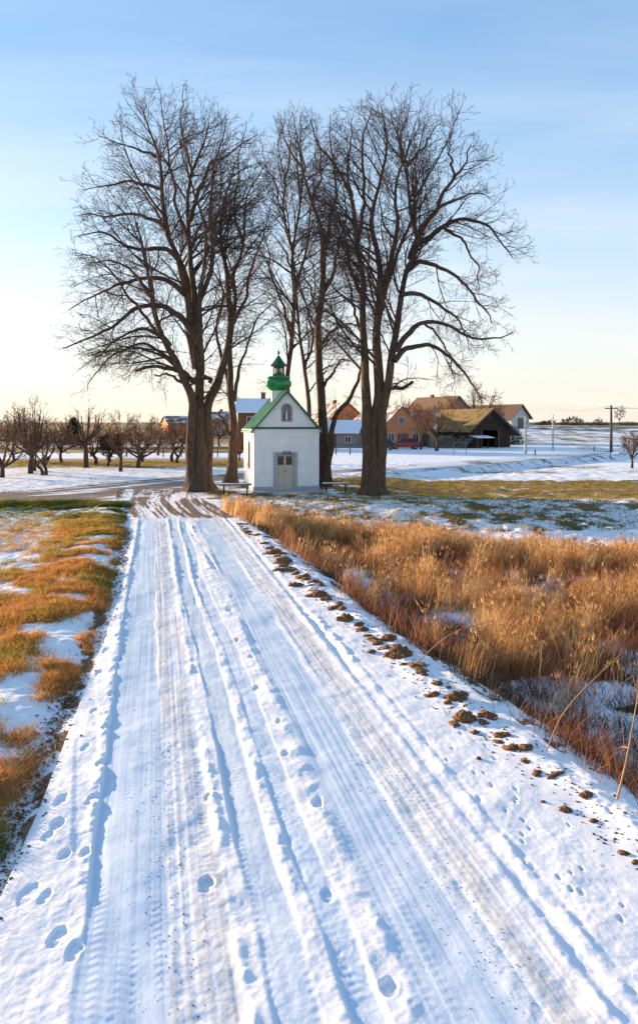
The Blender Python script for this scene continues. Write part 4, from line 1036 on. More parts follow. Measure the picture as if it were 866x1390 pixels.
rgp = np.random.default_rng(5)
for k in range(16):
    x0_ = -2.6+.28*k; L_ = 2.6+rgp.random()*.9
    MB().hexa([(x0_-1.0, -1.2, -.05), (x0_-.8, -1.2, -.05), (x0_-.8, -1.1, -.05), (x0_-1., -1.1, -.05), (x0_+.3, .8, .5*L_), (x0_+.5, .8, .5*L_), (x0_+.5, .9, .5*L_), (x0_+.3, .9, .5*L_)]).build('plank', M['wood'], lt)
MB().tube([(-2.9, .86, 1.15), (2.6, .86, 1.25)], .08, 6).tube([(-2.6, .86, -.1), (-2.6, .86, 1.2)], .08, 6).tube([(2.3, .86, -.1), (2.3, .86, 1.3)], .08, 6).build('support_frame', M['wood'], lt)
sx, sy = x-1.6, d-3.0
so = empty('lean_to', (sx, sy, gz(sx, sy)), R(20), 'small lean-to with snow on its flat roof at the barn front', 'shed')
for a, b in ((-1.4, -.9), (1.4, -.9), (-1.4, .9), (1.4, .9)): MB().box(a-.06, a+.06, b-.06, b+.06, -.2, 1.35 if b < 0 else 1.6).build('post', M['wood_dark'], so)
r_ = MB().hexa([(-1.7, -1.2, 1.36), (1.7, -1.2, 1.36), (1.7, 1.1, 1.62), (-1.7, 1.1, 1.62), (-1.7, -1.2, 1.44), (1.7, -1.2, 1.44), (1.7, 1.1, 1.7), (-1.7, 1.1, 1.7)]).build('roof', M['wood_dark'], so)
MB().hexa([(-1.65, -1.15, 1.446), (1.1, -1.15, 1.446), (1.3, 1.05, 1.702), (-1.65, 1.05, 1.702), (-1.6, -1.1, 1.56), (1.0, -1.1, 1.56), (1.2, 1.0, 1.8), (-1.6, 1.0, 1.8)]).build('snow_layer', M['snowcap'], r_, bevel=.03)
# firewood stack with sunlit ends
d = 99.5; x = atx(598, d)
fw = empty('firewood_stack', (x, d, gz(x, d)), R(10), 'stack of pale split firewood before the yellow house wall', 'firewood')
k = 0; q = MB(); rgw = np.random.default_rng(8)
for row in range(11):
    for c_ in range(20):
        if rgw.random() < .08: continue
        xx = -1.6+.165*c_+(row % 2)*.08; zz = .08+.155*row; rr = rgw.uniform(.06, .085); y0 = rgw.uniform(-.05, .05)
        q.prism([(xx+rr*math.cos(a), zz+rr*math.sin(a)) for a in np.linspace(0, 6.283, 7)[:-1]+rgw.random()], y0-.2, y0+.3, 'y')
q.build('split_logs', M['wood_pale'], fw)
for s_ in (-1.8, 1.8): MB().box(s_-.06, s_+.06, -.06, .3, -.2, 1.95).build('end_post', M['wood'], fw)
# cars
def car(lab, px, d, rot, paint, name='parked_car'):
    x = atx(px, d); c = empty(name, (x, d, gz(x, d)), rot, lab, 'car', 'cars parked in front of the salmon house')
    prof = [(-2.0, .32), (-2.03, .62), (-1.9, .82), (-1.0, .93), (1.55, .93), (1.98, .85), (2.05, .6), (2.0, .32), (1.6, .26), (-1.6, .26)]
    b = MB(); vs = []; n = len(prof)
    for yy, sc_ in ((-.82, .97), (-.74, 1), (.74, 1), (.82, .97)):
        vs += [(p[0]*sc_, yy, .6+(p[1]-.6)*(sc_ if abs(yy) > .8 else 1.0)) for p in prof]
    fs = [tuple(range(n)), tuple(range(4*n-1, 3*n-1, -1))]
    for k in range(3): fs += [(k*n+i, k*n+(i+1) % n, (k+1)*n+(i+1) % n, (k+1)*n+i) for i in range(n)]
    b.add(vs, fs).build('body', M[paint], c, bevel=.03)
    cab = [(-1.05, .932), (-.35, 1.40), (.95, 1.42), (1.75, .932)]
    top = [(p[0], .72 if p[1] < 1 else .58) for p in cab]
    MB().hexa([(-1.05, -.72, .932), (1.75, -.72, .932), (1.75, .72, .932), (-1.05, .72, .932), (-.4, -.56, 1.36), (1.1, -.56, 1.38), (1.1, .56, 1.38), (-.4, .56, 1.36)]).build('glasshouse', M['dark'], c)
    MB().box(-.42, 1.12, -.58, .58, 1.381, 1.43).hexa([(.28, -.725, .932), (.40, -.725, .932), (.40, -.70, .932), (.28, -.70, .932), (.32, -.58, 1.38), (.42, -.58, 1.38), (.42, -.55, 1.38), (.32, -.55, 1.38)]).build('cabin_roof', M[paint], c, bevel=.015)
    for sx in (-1.3, 1.3):
        for sy_ in (-.8, .8):
            wv = empty('wheel', (sx, sy_, .31)); wv.parent = c
            MB().prism([(.31*math.cos(a), .31*math.sin(a)) for a in np.linspace(0, 6.283, 17)[:-1]], -.09, .09, 'y').build('tyre', M['rubber'], wv)
            MB().prism([(.18*math.cos(a), .18*math.sin(a)) for a in np.linspace(0, 6.283, 13)[:-1]], -.10, .10, 'y').build('rim', M['metal'], wv)
    for sy_ in (-.55, .55):
        MB().box(-2.06, -1.97, sy_-.16, sy_+.16, .60, .74).build('headlight', M['lamp'], c)
        MB().box(1.99, 2.07, sy_-.14, sy_+.14, .62, .76).build('tail_light', M['red_paint'], c)
car('dark red hatchback parked before the salmon house', 549, 93., R(4), 'red_paint')
car('dark car half hidden behind the stout right linden trunk', 516, 90., R(-6), 'dark_paint')
# poles
def pole(name, lab, px, pt, d, r, m, cat, group=None, arm=False):
    x = atx(px, d); z0 = gz(x, d); h = CAMZ-(pt-HOR)/F*d-z0
    o = empty(name, (x, d, z0), 0, lab, cat, group)
    MB().lathe([(r*1.25, -.3), (r*1.2, .0), (r, h*.5), (r*.75, h)], 10).build('post', M[m], o)
    if arm:
        a = MB().box(-.75, .75, -.06, .06, h-.45, h-.33).build('crossarm', M['pole_wood'], o)
        for xx in (-.65, .65): MB().lathe([(.03, h-.33), (.05, h-.27), (.045, h-.2), (.02, h-.15)], 8, (xx, 0)).build('insulator', M['concrete'], a)
    else: MB().lathe([(r*.9, h+.001), (r*.9, h+.05), (.02, h+.09)], 10).build('cap', M['metal'], o)
    return x, d, z0+h
upx = pole('utility_pole', 'wooden utility pole with crossarm at the edge of the right field', 829, 550, 84., .15, 'pole_wood', 'utility pole', None, True)
pole('concrete_post', 'pale concrete post in the snow right of the mossy barn, the nearer one', 713, 566, 79., .13, 'concrete', 'post', 'concrete posts along the village road')
pole('concrete_post', 'slim grey concrete post inside the road bend, the farther one', 750, 564, 88., .10, 'concrete', 'post', 'concrete posts along the village road')
for k, dz in enumerate((-.1, .05)):
    s_ = (-.65, .65)[k]
    for seg, (ex, ey, ez, lab) in enumerate((((atx(735, 176.)), 176., CAMZ+(577-547)/F*176, 'left to the far long barn'), ((atx(980, 70.)), 70., CAMZ+(577-548)/F*70, 'out of view to the right'))):
        a = np.array([upx[0]+s_, upx[1], upx[2]-.17]); b = np.array([ex+s_, ey, ez])
        t_ = np.linspace(0, 1, 20)[:, None]; p = a+(b-a)*t_; p[:, 2] -= (1.2 if seg == 0 else .4)*4*(t_*(1-t_))[:, 0]
        o = MB().tube(p, .014, 5).build('overhead_wire', M['metal'], None)
        tag(o, ('front' if k == 0 else 'rear')+' overhead wire from the wooden pole '+lab, 'wire', 'overhead wires on the wooden pole')
# carpet-beating frame, bollard, small posts
d = 77.; x = atx(624, d)
cf = empty('carpet_rail', (x, d, gz(x, d)), R(3), 'plain square metal rail frame on the snow before the mossy barn', 'frame')
for s_ in (-.68, .68): MB().tube([(s_, 0, -.2), (s_, 0, 1.35)], .035, 8).build('upright', M['metal'], cf)
MB().tube([(-.7, 0, 1.33), (.7, 0, 1.33)], .035, 8).build('crossbar', M['metal'], cf)
def postt(lab, px, d, h, r=.07, g_=None):
    x = atx(px, d); o = MB().lathe([(r, -.2), (r, h-.03), (r*.7, h)], 8).build('short_post', M['wood'], None); o.location = (x, d, gz(x, d))
    tag(o, lab, 'post', g_)
postt('short dark marker post beside the village road, right of the pale concrete post', 726, 75., .6)
postt('left one of two short wooden posts behind the right bench', 456, 76., .85, .08, 'short wooden posts on the village green')
postt('right one of two short wooden posts behind the right bench', 475, 76., .85, .08, 'short wooden posts on the village green')
postt('short marker post left of the wooden utility pole', 806, 84., .7)
postt('thin stake at the foot of the wooden utility pole', 828, 74., .8, .05)
# rail fence in the orchard
d0, d1 = 64., 84.
fe = empty('rail_fence', (atx(205, 70), 70., gz(atx(205, 70), 70.)), 0, 'low weathered rail fence between the orchard and the cream house', 'fence')
fx = np.linspace(-6, 8.5, 9)
for xx in fx: MB().box(xx-.05, xx+.05, -.05, .05, -.3, 1.0).build('post', M['wood'], fe)
for zz in (.45, .85): MB().box(-6.1, 8.6, -.08, -.051, zz, zz+.09).build('rail', M['wood'], fe)
# ================================================================== grasses
def blades(name, x, y, h, w, lean, v, m, nseg=3, az=None, lab=None, cat=None, curve=1.6, dz=0., seed=0):
    rg = np.random.default_rng(seed+50)
    n = len(x); z = H(x, y)-.02+dz
    a = rg.random(n)*6.283 if az is None else az
    face = rg.random(n)*3.14
    fx, fy = np.cos(face), np.sin(face)
    V = np.zeros((n, 2*nseg+1, 3))
    for k in range(nseg+1):
        t = k/nseg
        cx_ = x+np.cos(a)*lean*h*t**curve; cy_ = y+np.sin(a)*lean*h*t**curve; cz_ = z+h*t*(1-.35*lean*t)
        ww = w*.5*(1-.75*t)
        if k < nseg:
            V[:, 2*k] = np.stack([cx_-fx*ww, cy_-fy*ww, cz_], -1); V[:, 2*k+1] = np.stack([cx_+fx*ww, cy_+fy*ww, cz_], -1)
        else: V[:, 2*k] = np.stack([cx_, cy_, cz_], -1)
    b = (np.arange(n)*(2*nseg+1))[:, None]
    Q = np.concatenate([b+np.array([2*k, 2*k+1, 2*k+3, 2*k+2]) for k in range(nseg-1)], 0) if nseg > 1 else None
    T = b+np.array([2*nseg-2, 2*nseg-1, 2*nseg])
    o = np_mesh(name, V, Q, T, m, None, False, dict(v=np.repeat(v, 2*nseg+1)))
    return tag(o, lab, cat, None, 'stuff')
M['dry'] = mat_blade('dry_tall_grass', [(0, (.16, .07, .025)), (.35, (.42, .21, .08)), (.7, (.70, .42, .18)), (1, (.84, .60, .32))], .5)
M['verge'] = mat_blade('verge_grass', [(0, (.05, .08, .02)), (.3, (.20, .20, .04)), (.5, (.42, .29, .06)), (.75, (.54, .26, .065)), (1, (.60, .30, .10))], .45)
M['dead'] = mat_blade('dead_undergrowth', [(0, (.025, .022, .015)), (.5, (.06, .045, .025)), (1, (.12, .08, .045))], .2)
M['weed'] = mat_blade('russet_weeds', [(0, (.20, .06, .025)), (.5, (.38, .14, .06)), (1, (.48, .26, .14))], .3)
rg = np.random.default_rng(99)
def area(n, x0, x1, y0, y1, powy=1.0):
    y = y0+(y1-y0)*rg.random(n)**powy; x = x0+(x1-x0)*rg.random(n); return x, y
def yfar(x): return np.interp(x, [-4.5, -2.4, 2, 9, 14, 24], [27.0, 25.2, 22.8, 19.6, 18.4, 17.2])
# tall straw at the far edge of the hollow and in islands
def tallmask(x, y):
    u = uo(x, y)
    band = g(y-(yfar(x)-1.1), 1.35)
    isl = ss(.49, .60, fbm(x*.5+2, y*.5+1, 3, 4))*.8*ss(9.0, 11, y)*ss(1.0, 4, x)+.05*ss(8, 10, y)
    m = np.clip(band+isl*(y < yfar(x)), 0, 1)*(y < yfar(x)+.4)
    return m*ss(3.85, 4.4, uh(x, y)+.12*np.maximum(0, y-22))*(.25+.9*ss(.35, .6, fbm(x*1.1, y*1.1, 3, 77)))*ss(6., 9., y+.5*x)
# tufted placement: blades gather round tuft centres
nt = 3200; tx, ty = area(nt*6, -4.5, 13, 7, 27.2); k = rg.random(nt*6) < tallmask(tx, ty); tx, ty = tx[k][:nt], ty[k][:nt]
per = 34; n = len(tx)*per
az = np.repeat(rg.normal(.15, 1.0, len(tx)), per)+rg.normal(0, .7, n)
x = np.repeat(tx, per)+rg.normal(0, .10, n); y = np.repeat(ty, per)+rg.normal(0, .10, n)
hh = np.repeat(rg.uniform(.45, 1.0, len(tx)), per)*rg.uniform(.5, 1.05, n)*np.interp(y-yfar(x), [-8, -2, 0], [.85, 1.0, .8])
vv = np.clip(np.repeat(rg.uniform(.15, 1.0, len(tx)), per)+rg.normal(0, .15, n), 0, 1)
blades('tall_dry_grass', x, y, hh, np.interp(y, [7, 14, 26], [.006, .009, .014]), rg.uniform(.1, .55, n), vv, M['dry'], 3, az, 'tall straw-coloured grass filling the hollow right of the road', 'grass', seed=1)
# feathery seed heads on the tallest
n2 = 9000; i = rg.choice(n, n2); sx, sy = x[i], y[i]; sh = hh[i]*1.12
hx = np.repeat(sx, 4)+rg.normal(0, .02, n2*4); hy = np.repeat(sy, 4)+rg.normal(0, .02, n2*4)
blades('grass_seed_heads', hx, hy, rg.uniform(.06, .14, n2*4), np.full(n2*4, .012), rg.uniform(.2, .8, n2*4), np.clip(np.repeat(vv[i], 4)-.1, 0, 1), M['dry'], 2, None, 'feathery seed heads topping the tall dry grass', 'grass', dz=np.repeat(sh*.8, 4), seed=2)
# dark dead undergrowth
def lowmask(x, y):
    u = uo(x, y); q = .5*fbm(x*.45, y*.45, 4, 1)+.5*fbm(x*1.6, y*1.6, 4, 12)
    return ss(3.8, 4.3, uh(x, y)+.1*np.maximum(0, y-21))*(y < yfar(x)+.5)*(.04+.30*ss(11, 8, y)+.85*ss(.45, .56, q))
tx, ty = area(34000, -4.5, 13, 4.2, 27, 1.0); k = (rg.random(34000) < lowmask(tx, ty)) & (tx < .5*ty+1.5); tx, ty = tx[k], ty[k]
per = 16; n = len(tx)*per
x = np.repeat(tx, per)+rg.normal(0, .09, n); y = np.repeat(ty, per)+rg.normal(0, .09, n)
vv = np.clip(np.repeat(rg.uniform(.1, .9, len(tx)), per)+rg.normal(0, .15, n), 0, 1)
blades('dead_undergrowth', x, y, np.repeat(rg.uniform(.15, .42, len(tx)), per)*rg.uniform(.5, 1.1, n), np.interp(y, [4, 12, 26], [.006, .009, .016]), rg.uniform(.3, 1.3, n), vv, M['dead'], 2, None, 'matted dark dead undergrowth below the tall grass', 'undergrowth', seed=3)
# straw mixed through the undergrowth near the road
def midmask(x, y):
    u = uo(x, y); return ss(3.85, 4.3, uh(x, y))*ss(.40, .52, fbm(x*.7+9, y*.7, 3, 6))*(y < yfar(x))*ss(26, 20, y)
tx, ty = area(12000, -4, 12, 5.0, 25, 1.15); k = (rg.random(12000)*1.25 < midmask(tx, ty)) & (tx < .5*ty+1.2); tx, ty = tx[k], ty[k]
per = 14; n = len(tx)*per
x = np.repeat(tx, per)+rg.normal(0, .13, n); y = np.repeat(ty, per)+rg.normal(0, .13, n)
vv = np.clip(np.repeat(rg.uniform(.0, .8, len(tx)), per)+rg.normal(0, .15, n), 0, 1)
blades('russet_weeds', x, y, np.repeat(rg.uniform(.3, .75, len(tx)), per)*rg.uniform(.5, 1.1, n), np.interp(y, [4, 12, 26], [.005, .008, .014]), rg.uniform(.15, .9, n), vv, M['weed'], 3, None, 'russet weeds and dock standing in the hollow', 'weeds', seed=4)
# verge grass on the left
def vmask(x, y):
    u = uo(x, y)
    wv = np.interp(y, [3, 5, 8, 12, 18, 24, 28], [.7, 1.1, 1.7, 1.6, .8, 1.0, 3.4])
    e = -.95+.22*(fbm(y*1.1, y*0, 3)-.5)
    m = ss(e+.05, e-.12, ul(x, y))*ss(-1.2-wv-1.6, -1.2-wv, u)*(y < 29)
    return m*ss(.40, .52, fbm(x*1.6, y*1.6, 4, 12)*.7+.3*fbm(x*.5, y*.5, 2, 7))
ty = 3.4+25.8*rg.random(75000)**1.75; tx = -.85-5.2*rg.random(75000)**1.3-SL*ty; q_ = rg.random(75000) < .12; tx[q_] = -16+8*rg.random(q_.sum()); ty[q_] = 26.5+2.6*rg.random(q_.sum())
m_ = np.maximum(vmask(tx, ty), .9*((tx < -8) & (ty < 29.4) & (ty > 26.3))*g(ty-28.2, .8))
m_ = np.maximum(m_, .16*(uo(tx, ty) < -2.5)*(fbm(tx*.8, ty*.8, 3, 31) > .52))
k = (rg.random(75000) < m_) & (tx > -.5*ty-1.0); tx, ty = tx[k], ty[k]
print('tufts', len(tx)); per = 13; n = len(tx)*per
x = np.repeat(tx, per)+rg.normal(0, .05, n); y = np.repeat(ty, per)+rg.normal(0, .055, n)
hue = np.interp(ty, [4, 8, 12, 17, 21, 26], [.68, .74, .80, .62, .46, .18])+1.3*(fbm(tx*.9, ty*.9, 3, 41)-.5)
vv = np.clip(np.repeat(hue, per)+rg.normal(0, .1, n), 0, 1)
blades('verge_grass', x, y, np.repeat(rg.uniform(.06, .19, len(tx)), per)*rg.uniform(.5, 1.2, n), np.interp(y, [4, 12, 26], [.006, .010, .017]), rg.uniform(.3, 1.4, n), vv, M['verge'], 2, None, 'short orange and green grass on the left verge', 'grass', seed=5)
# short frosted tufts in the fields
def fmask(x, y):
    gr_, _ = cover(x, y); return ss(.22, .6, gr_)*.8
tx, ty = area(60000, -28, 26, 29, 62); k = (rg.random(60000) < fmask(tx, ty)) & ~inroad_left(tx, ty) & ((uo(tx, ty) > 3.2+.0*ty) | (ty > 36) | (tx < -14)); 
k &= ~((tx > -3.9) & (tx < .9) & (ty > 32.5) & (ty < 38.5)) & ~((ty > 43+1.05*tx) & (tx > 0) & (ty < 60))
tx, ty = tx[k], ty[k]
tx = np.r_[tx, tx*0+rg.uniform(-4, 12, len(tx))][:len(tx)+2600]; ty = np.r_[ty, rg.uniform(24, 32, len(ty))][:len(ty)+2600]
k = (uo(tx, ty) > 2.9) | (ty > 33) | (tx < -12); tx, ty = tx[k], ty[k]
per = 9; n = len(tx)*per
x = np.repeat(tx, per)+rg.normal(0, .12, n); y = np.repeat(ty, per)+rg.normal(0, .12, n)
vv = np.clip(np.repeat(rg.uniform(.05, .7, len(tx)), per)+rg.normal(0, .1, n), 0, 1)
blades('field_tufts', x, y, rg.uniform(.05, .16, n), np.full(n, .02), rg.uniform(.3, 1.3, n), vv, M['verge'], 2, None, 'short grass tufts poking through the thin field snow', 'grass', seed=6)
# ---------------------------------------------------------------- bent stalks, each its own thing
def stalk(lab, pts, r, seed, leaves=5, group='long bent dry stalks leaning out of the hollow'):
    rg_ = np.random.default_rng(seed); p = catmull(pts, 16)
    root = empty('dry_stalk', pts[0], 0, lab, 'stalk', group); b = np.array(pts[0])
    MB().tube(p-b, list(r*(1-.6*np.linspace(0, 1, 16))), 6).build('stem', M['stem'], root, True)
    V = []; T = []
    q = MB()
    for k_ in range(leaves):
        i = int(rg_.integers(7, 16)); a = p[i]-b; d_ = norm(rg_.normal(size=3)+np.array([0, 0, .2])); L_ = rg_.uniform(.06, .2)
        q.tube([a, a+d_*L_*.5, a+d_*L_+np.array([0, 0, -.03])], [r*.5, r*.4, r*.2], 4)
    q.build('side_shoots', M['stem'], root)
M['stem'] = mat('dry_stem', (.40, .24, .12), (.28, .15, .07), 8, .7, 0)
def GP(px, py, h=0.):  # ground point below a spot of the hollow, found by marching
    z = -.3
    for _ in range(6):
        d = F*(CAMZ-z)/(py-HOR); x = atx(px, d); z = gz(x, d)
    return np.array([x, d, z])
sts = [((738, 1020), (770, 960), (850, 880), 'long thin stalk leaning right up to the right edge of view', .006),
       ((835, 1085), (850, 1030), (866, 940), 'thickest reddish stalk curving up at the right edge', .010),
       ((560, 900), (610, 862), (668, 842), 'paired pale stalks leaning right, lower one', .006),
       ((558, 870), (605, 835), (640, 800), 'paired pale stalks leaning right, upper one', .006),
       ((600, 870), (640, 815), (655, 790), 'steep pale stalk above the paired leaning stalks', .005),
       ((658, 890), (690, 840), (720, 800), 'tall straight stalk left of the russet clump', .006),
       ((700, 905), (715, 850), (735, 795), 'tall thin stalk rising out of the russet clump', .005),
       ((643, 920), (660, 895), (740, 880), 'stalk bent flat over the russet clump', .006),
       ((790, 990), (830, 940), (862, 915), 'low stalk arching toward the right edge', .006),
       ((440, 730), (448, 705), (455, 680), 'slender upright stalk at the near end of straw band', .006),
       ((520, 830), (535, 780), (560, 740), 'slender stalk among pinkish weeds by the road edge', .006),
       ((578, 860), (600, 800), (612, 762), 'slender upright stalk right of the pinkish weeds', .006),
       ((730, 960), (732, 920), (736, 870), 'broken upright stalk in front of the russet clump', .007),
       ((842, 1060), (846, 1010), (842, 965), 'short stalk crossing the thick reddish one', .006)]
for k_, (a, b_, c_, lab, r_) in enumerate(sts):
    g0 = GP(*a); d = g0[1]
    stalk(lab, [tuple(g0-np.array([0, 0, .05])), tuple(at(b_[0], b_[1], d-.1)), tuple(at(c_[0], c_[1], d-.15))], r_*d/6.5 if d > 9 else r_, 60+k_)
# thin twiggy brush along the hollow edge
rgb = np.random.default_rng(77)
for k_ in range(26):
    yy = rgb.uniform(5.2, 9.5); uu = rgb.uniform(.3, 1.4)+ue(yy); xx = uu-SL*yy; z0 = gz(xx, yy)
    if xx > .47*yy+.1: continue
    root = empty('twiggy_weed', (xx, yy, z0), 0, 'dark leafless twiggy weed lying on the snowy bank of the hollow', 'weed', 'dark twiggy weeds on the hollow bank')
    P = []; 
    for j in range(5):
        a = rgb.uniform(0, 6.28); L_ = rgb.uniform(.2, .5); dd = np.array([math.cos(a), math.sin(a), rgb.uniform(.1, .8)]); dd /= np.linalg.norm(dd)
        P.append(catmull([(0, 0, -.03), tuple(dd*L_*.5+rgb.normal(0, .03, 3)), tuple(dd*L_)], 8))
    P = np.stack(P); Rr = np.full((5, 8), .004)*(1.2-np.linspace(0, .8, 8))[None]
    S2 = grow(rgb, P, Rr, 12, .2, .5, .08, .25, .7, 4, .2, 0., .02)
    S2[1][:] = np.maximum(S2[1], .0018)
    v, q = assemble([(P, Rr)], [5]); np_mesh('stem', v, q, None, M['orchard_bark'], root, True)
    v, q = assemble([S2], [4]); np_mesh('twigs', v, q, None, M['orchard_bark'], root, True)
# ---------------------------------------------------------------- clods of turned soil along the right road edge
clods = [(372, 745, 26, 14), (384, 757, 30, 16), (383, 770, 26, 10), (402, 790, 26, 10), (434, 801, 26, 18), (446, 811, 14, 8), (468, 832, 28, 22), (487, 844, 18, 10), (493, 850, 22, 12), (527, 862, 26, 16), (542, 878, 46, 28),
         (505, 880, 16, 8), (571, 911, 18, 10), (593, 926, 20, 9), (590, 938, 18, 12), (622, 940, 36, 22), (630, 966, 38, 22), (662, 966, 36, 18), (644, 989, 16, 9), (682, 994, 28, 10), (697, 1010, 22, 14), (748, 1052, 14, 7), (768, 1092, 22, 10), (805, 1108, 16, 7),
         (737, 1083, 10, 5), (846, 1152, 18, 8), (415, 780, 16, 8), (455, 822, 14, 8), (512, 868, 20, 10), (608, 951, 14, 8), (650, 1026, 10, 6), (795, 1076, 24, 8), (862, 1165, 14, 8)]
import bmesh
labs_big = {10: 'largest clod of brown soil lying on the snow bank beside straw tips', 6: 'round clod of brown soil alone on the bank, left of the largest', 16: 'wide crumbling clod touching another, below the leaning pale stalks', 17: 'wide clod just right of the crumbling one', 15: 'knobbly clod above the two wide touching clods'}
for k_, (px, py, wd, ht) in enumerate(clods):
    d = F*(CAMZ-.03)/(py+ht*.4-HOR); x = atx(px, d); s_ = d/F
    rgk = np.random.default_rng(500+k_)
    bm = bmesh.new(); bmesh.ops.create_icosphere(bm, subdivisions=5 if wd > 20 else 4, radius=1)
    V = np.array([v.co for v in bm.verts])
    o1 = rgk.random(3)*50
    nn = .55+.75*fbm(V[:, 0]*1.4+V[:, 2]+o1[0], V[:, 1]*1.4+o1[1], 3)+.35*(fbm(V[:, 0]*5+o1[2], V[:, 1]*5+V[:, 2]*4, 3)-.3)
    V = V*(nn+.45*(fbm(V[:, 0]*6+V[:, 2]*3, V[:, 1]*6+V[:, 2]*7, 4)-.5))[:, None]*np.array([wd*.40*s_, wd*.32*s_, max(ht*.42*s_, .02)])
    for v, c_ in zip(bm.verts, V): v.co = c_
    me = bpy.data.meshes.new('soil_clod'); bm.to_mesh(me); bm.free(); me.materials.append(M['soil'])
    for p_ in me.polygons: p_.use_smooth = True
    o = bpy.data.objects.new('soil_clod', me); COL.objects.link(o); o.location = (x, d, gz(x, d)+.012); o.rotation_euler = (0, 0, rgk.uniform(-.5, .5))
    tag(o, labs_big.get(k_, 'clod of brown soil on the snowy bank along the right road edge'), 'soil clod', 'clods of soil along the right road edge')
# smaller clods filling the line between the bigger ones
rgc = np.random.default_rng(31)
for k_ in range(85):
    yy = 6.3+16.5*rgc.random()**1.2; cl_ = math.sin(yy*2.3)*.06; uu = ue(yy)-.32+cl_+rgc.normal(0, .09)
    xx = uu-SL*yy; r_ = rgc.uniform(.025, .085)*np.interp(yy, [5, 18], [.8, 1.5])
    bm = bmesh.new(); bmesh.ops.create_icosphere(bm, subdivisions=3, radius=1)
    V = np.array([v.co for v in bm.verts]); o1 = rgc.random(3)*50
    nn = .45+.5*(fbm(V[:, 0]*6+V[:, 2]*3, V[:, 1]*6+V[:, 2]*7, 3)-.5)+.9*fbm(V[:, 0]*1.7+V[:, 2]+o1[0], V[:, 1]*1.7+o1[1], 3)+.3*(fbm(V[:, 0]*7+o1[2], V[:, 1]*7+V[:, 2]*5, 2)-.4)
    V = V*nn[:, None]*np.array([r_*1.4, r_, r_*rgc.uniform(.35, .65)])
    for v, c_ in zip(bm.verts, V): v.co = c_
    me = bpy.data.meshes.new('soil_clod'); bm.to_mesh(me); bm.free(); me.materials.append(M['soil'])
    for p_ in me.polygons: p_.use_smooth = True
    o = bpy.data.objects.new('soil_clod', me); COL.objects.link(o); o.location = (xx, yy, gz(xx, yy)+.01); o.rotation_euler = (0, 0, rgc.uniform(0, 6))
    tag(o, 'clod of brown soil on the snowy bank along the right road edge', 'soil clod', 'clods of soil along the right road edge')
def crumbs(lab, n, fn, smin, smax, seed, name='soil_crumbs'):
    rgk = np.random.default_rng(seed); V = []; Fq = []
    base = np.array([(0, 0, 1), (1, 0, 0), (0, 1, 0), (-1, 0, 0), (0, -1, 0), (0, 0, -.4)]); ft = np.array([(0, 1, 2), (0, 2, 3), (0, 3, 4), (0, 4, 1), (5, 2, 1), (5, 3, 2), (5, 4, 3), (5, 1, 4)])
    x, y = fn(rgk, n); z = H(x, y)+.014
    s_ = rgk.uniform(smin, smax, n)*np.interp(y, [4, 20], [.8, 1.5])
    P = base[None]*(1+rgk.normal(0, .3, (n, 6, 3)))*s_[:, None, None]*np.array([1, 1, .6])+np.stack([x, y, z], -1)[:, None]
    T = (np.arange(n)*6)[:, None, None]+ft[None]
    tag(np_mesh(name, P, None, T, M['soil'], None), lab, 'soil', None, 'stuff')
crumbs('small crumbs of soil scattered around the clods', 1000, lambda r_, n: (lambda y: (ue(y)-.30+r_.normal(0, .16, n)-SL*y, y))(np.interp(r_.random(n), [0, .5, 1], [5, 10, 22])), .006, .022, 1)
crumbs('crumbs of torn soil along the left verge edge', 2600, lambda r_, n: (lambda y: (-.93+el(y)+r_.normal(0, .09, n)-SL*y, y))(np.interp(r_.random(n), [0, .6, 1], [3.6, 9, 22])), .006, .022, 3, 'verge_crumbs')
crumbs('fine gravel and dirt crumbs lying in the wheel tracks', 900, lambda r_, n: (lambda y: (np.where(r_.random(n) < .55, r_.normal(.10, .12, n), r_.normal(2.0, .14, n))-SL*y, y))(np.interp(r_.random(n), [0, .7, 1], [3.6, 7, 14])), .003, .009, 2, 'track_grit')
# ================================================================== light, sky, camera
SUN_EL = R(8.8); SUN_AZ = (-.83, .555)   # towards the sun
a = math.atan2(SUN_AZ[1], SUN_AZ[0])
sd = np.array([math.cos(a)*math.cos(SUN_EL), math.sin(a)*math.cos(SUN_EL), math.sin(SUN_EL)])
sl = bpy.data.lights.new('sun', 'SUN'); sl.energy = 4.2; sl.angle = R(.5); sl.color = (1, .72, .46)
so_ = bpy.data.objects.new('sun', sl); COL.objects.link(so_)
from mathutils import Vector
so_.rotation_euler = Vector(sd).to_track_quat('Z', 'Y').to_euler()
wd_ = bpy.data.worlds.new('World'); SC.world = wd_; wd_.use_nodes = True
nt = wd_.node_tree; nt.nodes.clear()
ow = nt.nodes.new('ShaderNodeOutputWorld'); bg = nt.nodes.new('ShaderNodeBackground')
sk_ = nt.nodes.new('ShaderNodeTexSky'); sk_.sky_type = 'NISHITA'; sk_.sun_disc = False
sk_.sun_elevation = SUN_EL
sk_.sun_rotation = math.pi/2-a   # rotation is measured clockwise from +Y
sk_.air_density = 1.0; sk_.dust_density = .6; sk_.ozone_density = 2.0
tc = nt.nodes.new('ShaderNodeTexCoord')
sep = nt.nodes.new('ShaderNodeSeparateXYZ'); nt.links.new(tc.outputs['Generated'], sep.inputs[0])
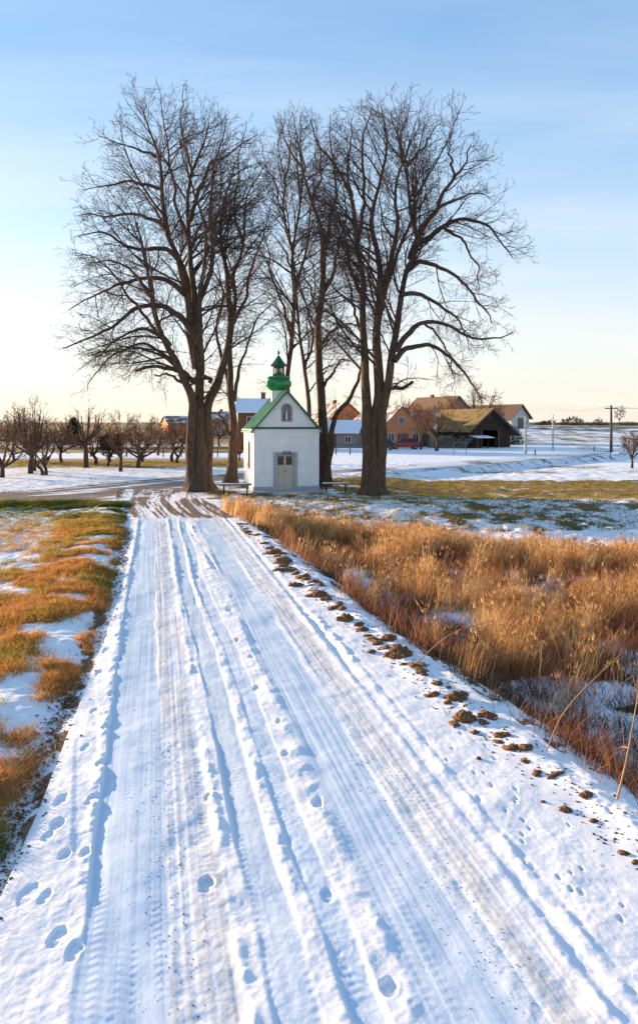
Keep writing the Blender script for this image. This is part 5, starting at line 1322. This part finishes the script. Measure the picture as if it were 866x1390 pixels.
# thin high cloud: project direction on a high plane so streaks converge to the horizon
zz = math_(nt, 'ADD', math_(nt, 'MAXIMUM', sep.outputs[2], 0.0), .10)
cx_ = math_(nt, 'DIVIDE', sep.outputs[0], zz); cy_ = math_(nt, 'DIVIDE', sep.outputs[1], zz)
cmb = nt.nodes.new('ShaderNodeCombineXYZ'); nt.links.new(cx_, cmb.inputs[0]); nt.links.new(cy_, cmb.inputs[1])
mp = nt.nodes.new('ShaderNodeMapping'); mp.inputs['Rotation'].default_value = (0, 0, R(18)); mp.inputs['Scale'].default_value = (.22, .9, 1); mp.inputs['Location'].default_value = (.3, 1.4, 0)
nt.links.new(cmb.outputs[0], mp.inputs[0])
cn = noise(nt, 1.3, 8, .58, mp.outputs[0], .35)
low = ramp(nt, sep.outputs[2], [(.0, (1, 1, 1)), (.12, (.8, .8, .8)), (.32, (.55, .55, .55)), (.6, (.25, .25, .25))])
cf_ = math_(nt, 'MULTIPLY', ramp(nt, cn, [(.44, (0, 0, 0)), (.64, (1, 1, 1))]), low, True)
hz_ = ramp(nt, sep.outputs[2], [(.0, (.9, .9, .9)), (.10, (.8, .8, .8)), (.25, (.72, .72, .72)), (.45, (.72, .72, .72)), (.8, (.3, .3, .3))])
cl_ = math_(nt, 'MULTIPLY', cf_, .6)
CLOUD = ramp(nt, sep.outputs[2], [(0, (.93, .85, .74)), (.11, (.90, .90, .90)), (.25, (.62, .78, .95)), (.40, (.34, .58, .90)), (.54, (.20, .44, .82))])
cs_ = nt.nodes.new('ShaderNodeVectorMath'); cs_.operation = 'SCALE'; cs_.inputs[3].default_value = 2.6; nt.links.new(CLOUD, cs_.inputs[0]); CLOUD = cs_.outputs[0]
WC = ramp(nt, sep.outputs[2], [(0, (1, .93, .84)), (.3, (.93, .96, 1.)), (1, (.9, .95, 1))])
ws_ = nt.nodes.new('ShaderNodeVectorMath'); ws_.operation = 'SCALE'; ws_.inputs[3].default_value = 2.7; nt.links.new(WC, ws_.inputs[0])
nt.links.new(mix(nt, cl_, mix(nt, hz_, sk_.outputs[0], CLOUD), ws_.outputs[0]), bg.inputs[0])
bg.inputs[1].default_value = .13
nt.links.new(bg.outputs[0], ow.inputs[0])
cam = bpy.data.cameras.new('camera'); co = bpy.data.objects.new('camera', cam); COL.objects.link(co)
co.location = (0, 0, CAMZ); co.rotation_euler = (R(90), 0, 0)
cam.sensor_fit = 'VERTICAL'; cam.sensor_height = 36; cam.lens = 36*F/1390; cam.shift_y = -(695-HOR)/1390; cam.clip_end = 5000; cam.clip_start = .1
SC.camera = co
SC.view_settings.view_transform = 'Standard'; SC.view_settings.look = 'None'; SC.view_settings.gamma = 1; SC.view_settings.use_curve_mapping = False
SC.view_settings.exposure = 1.6
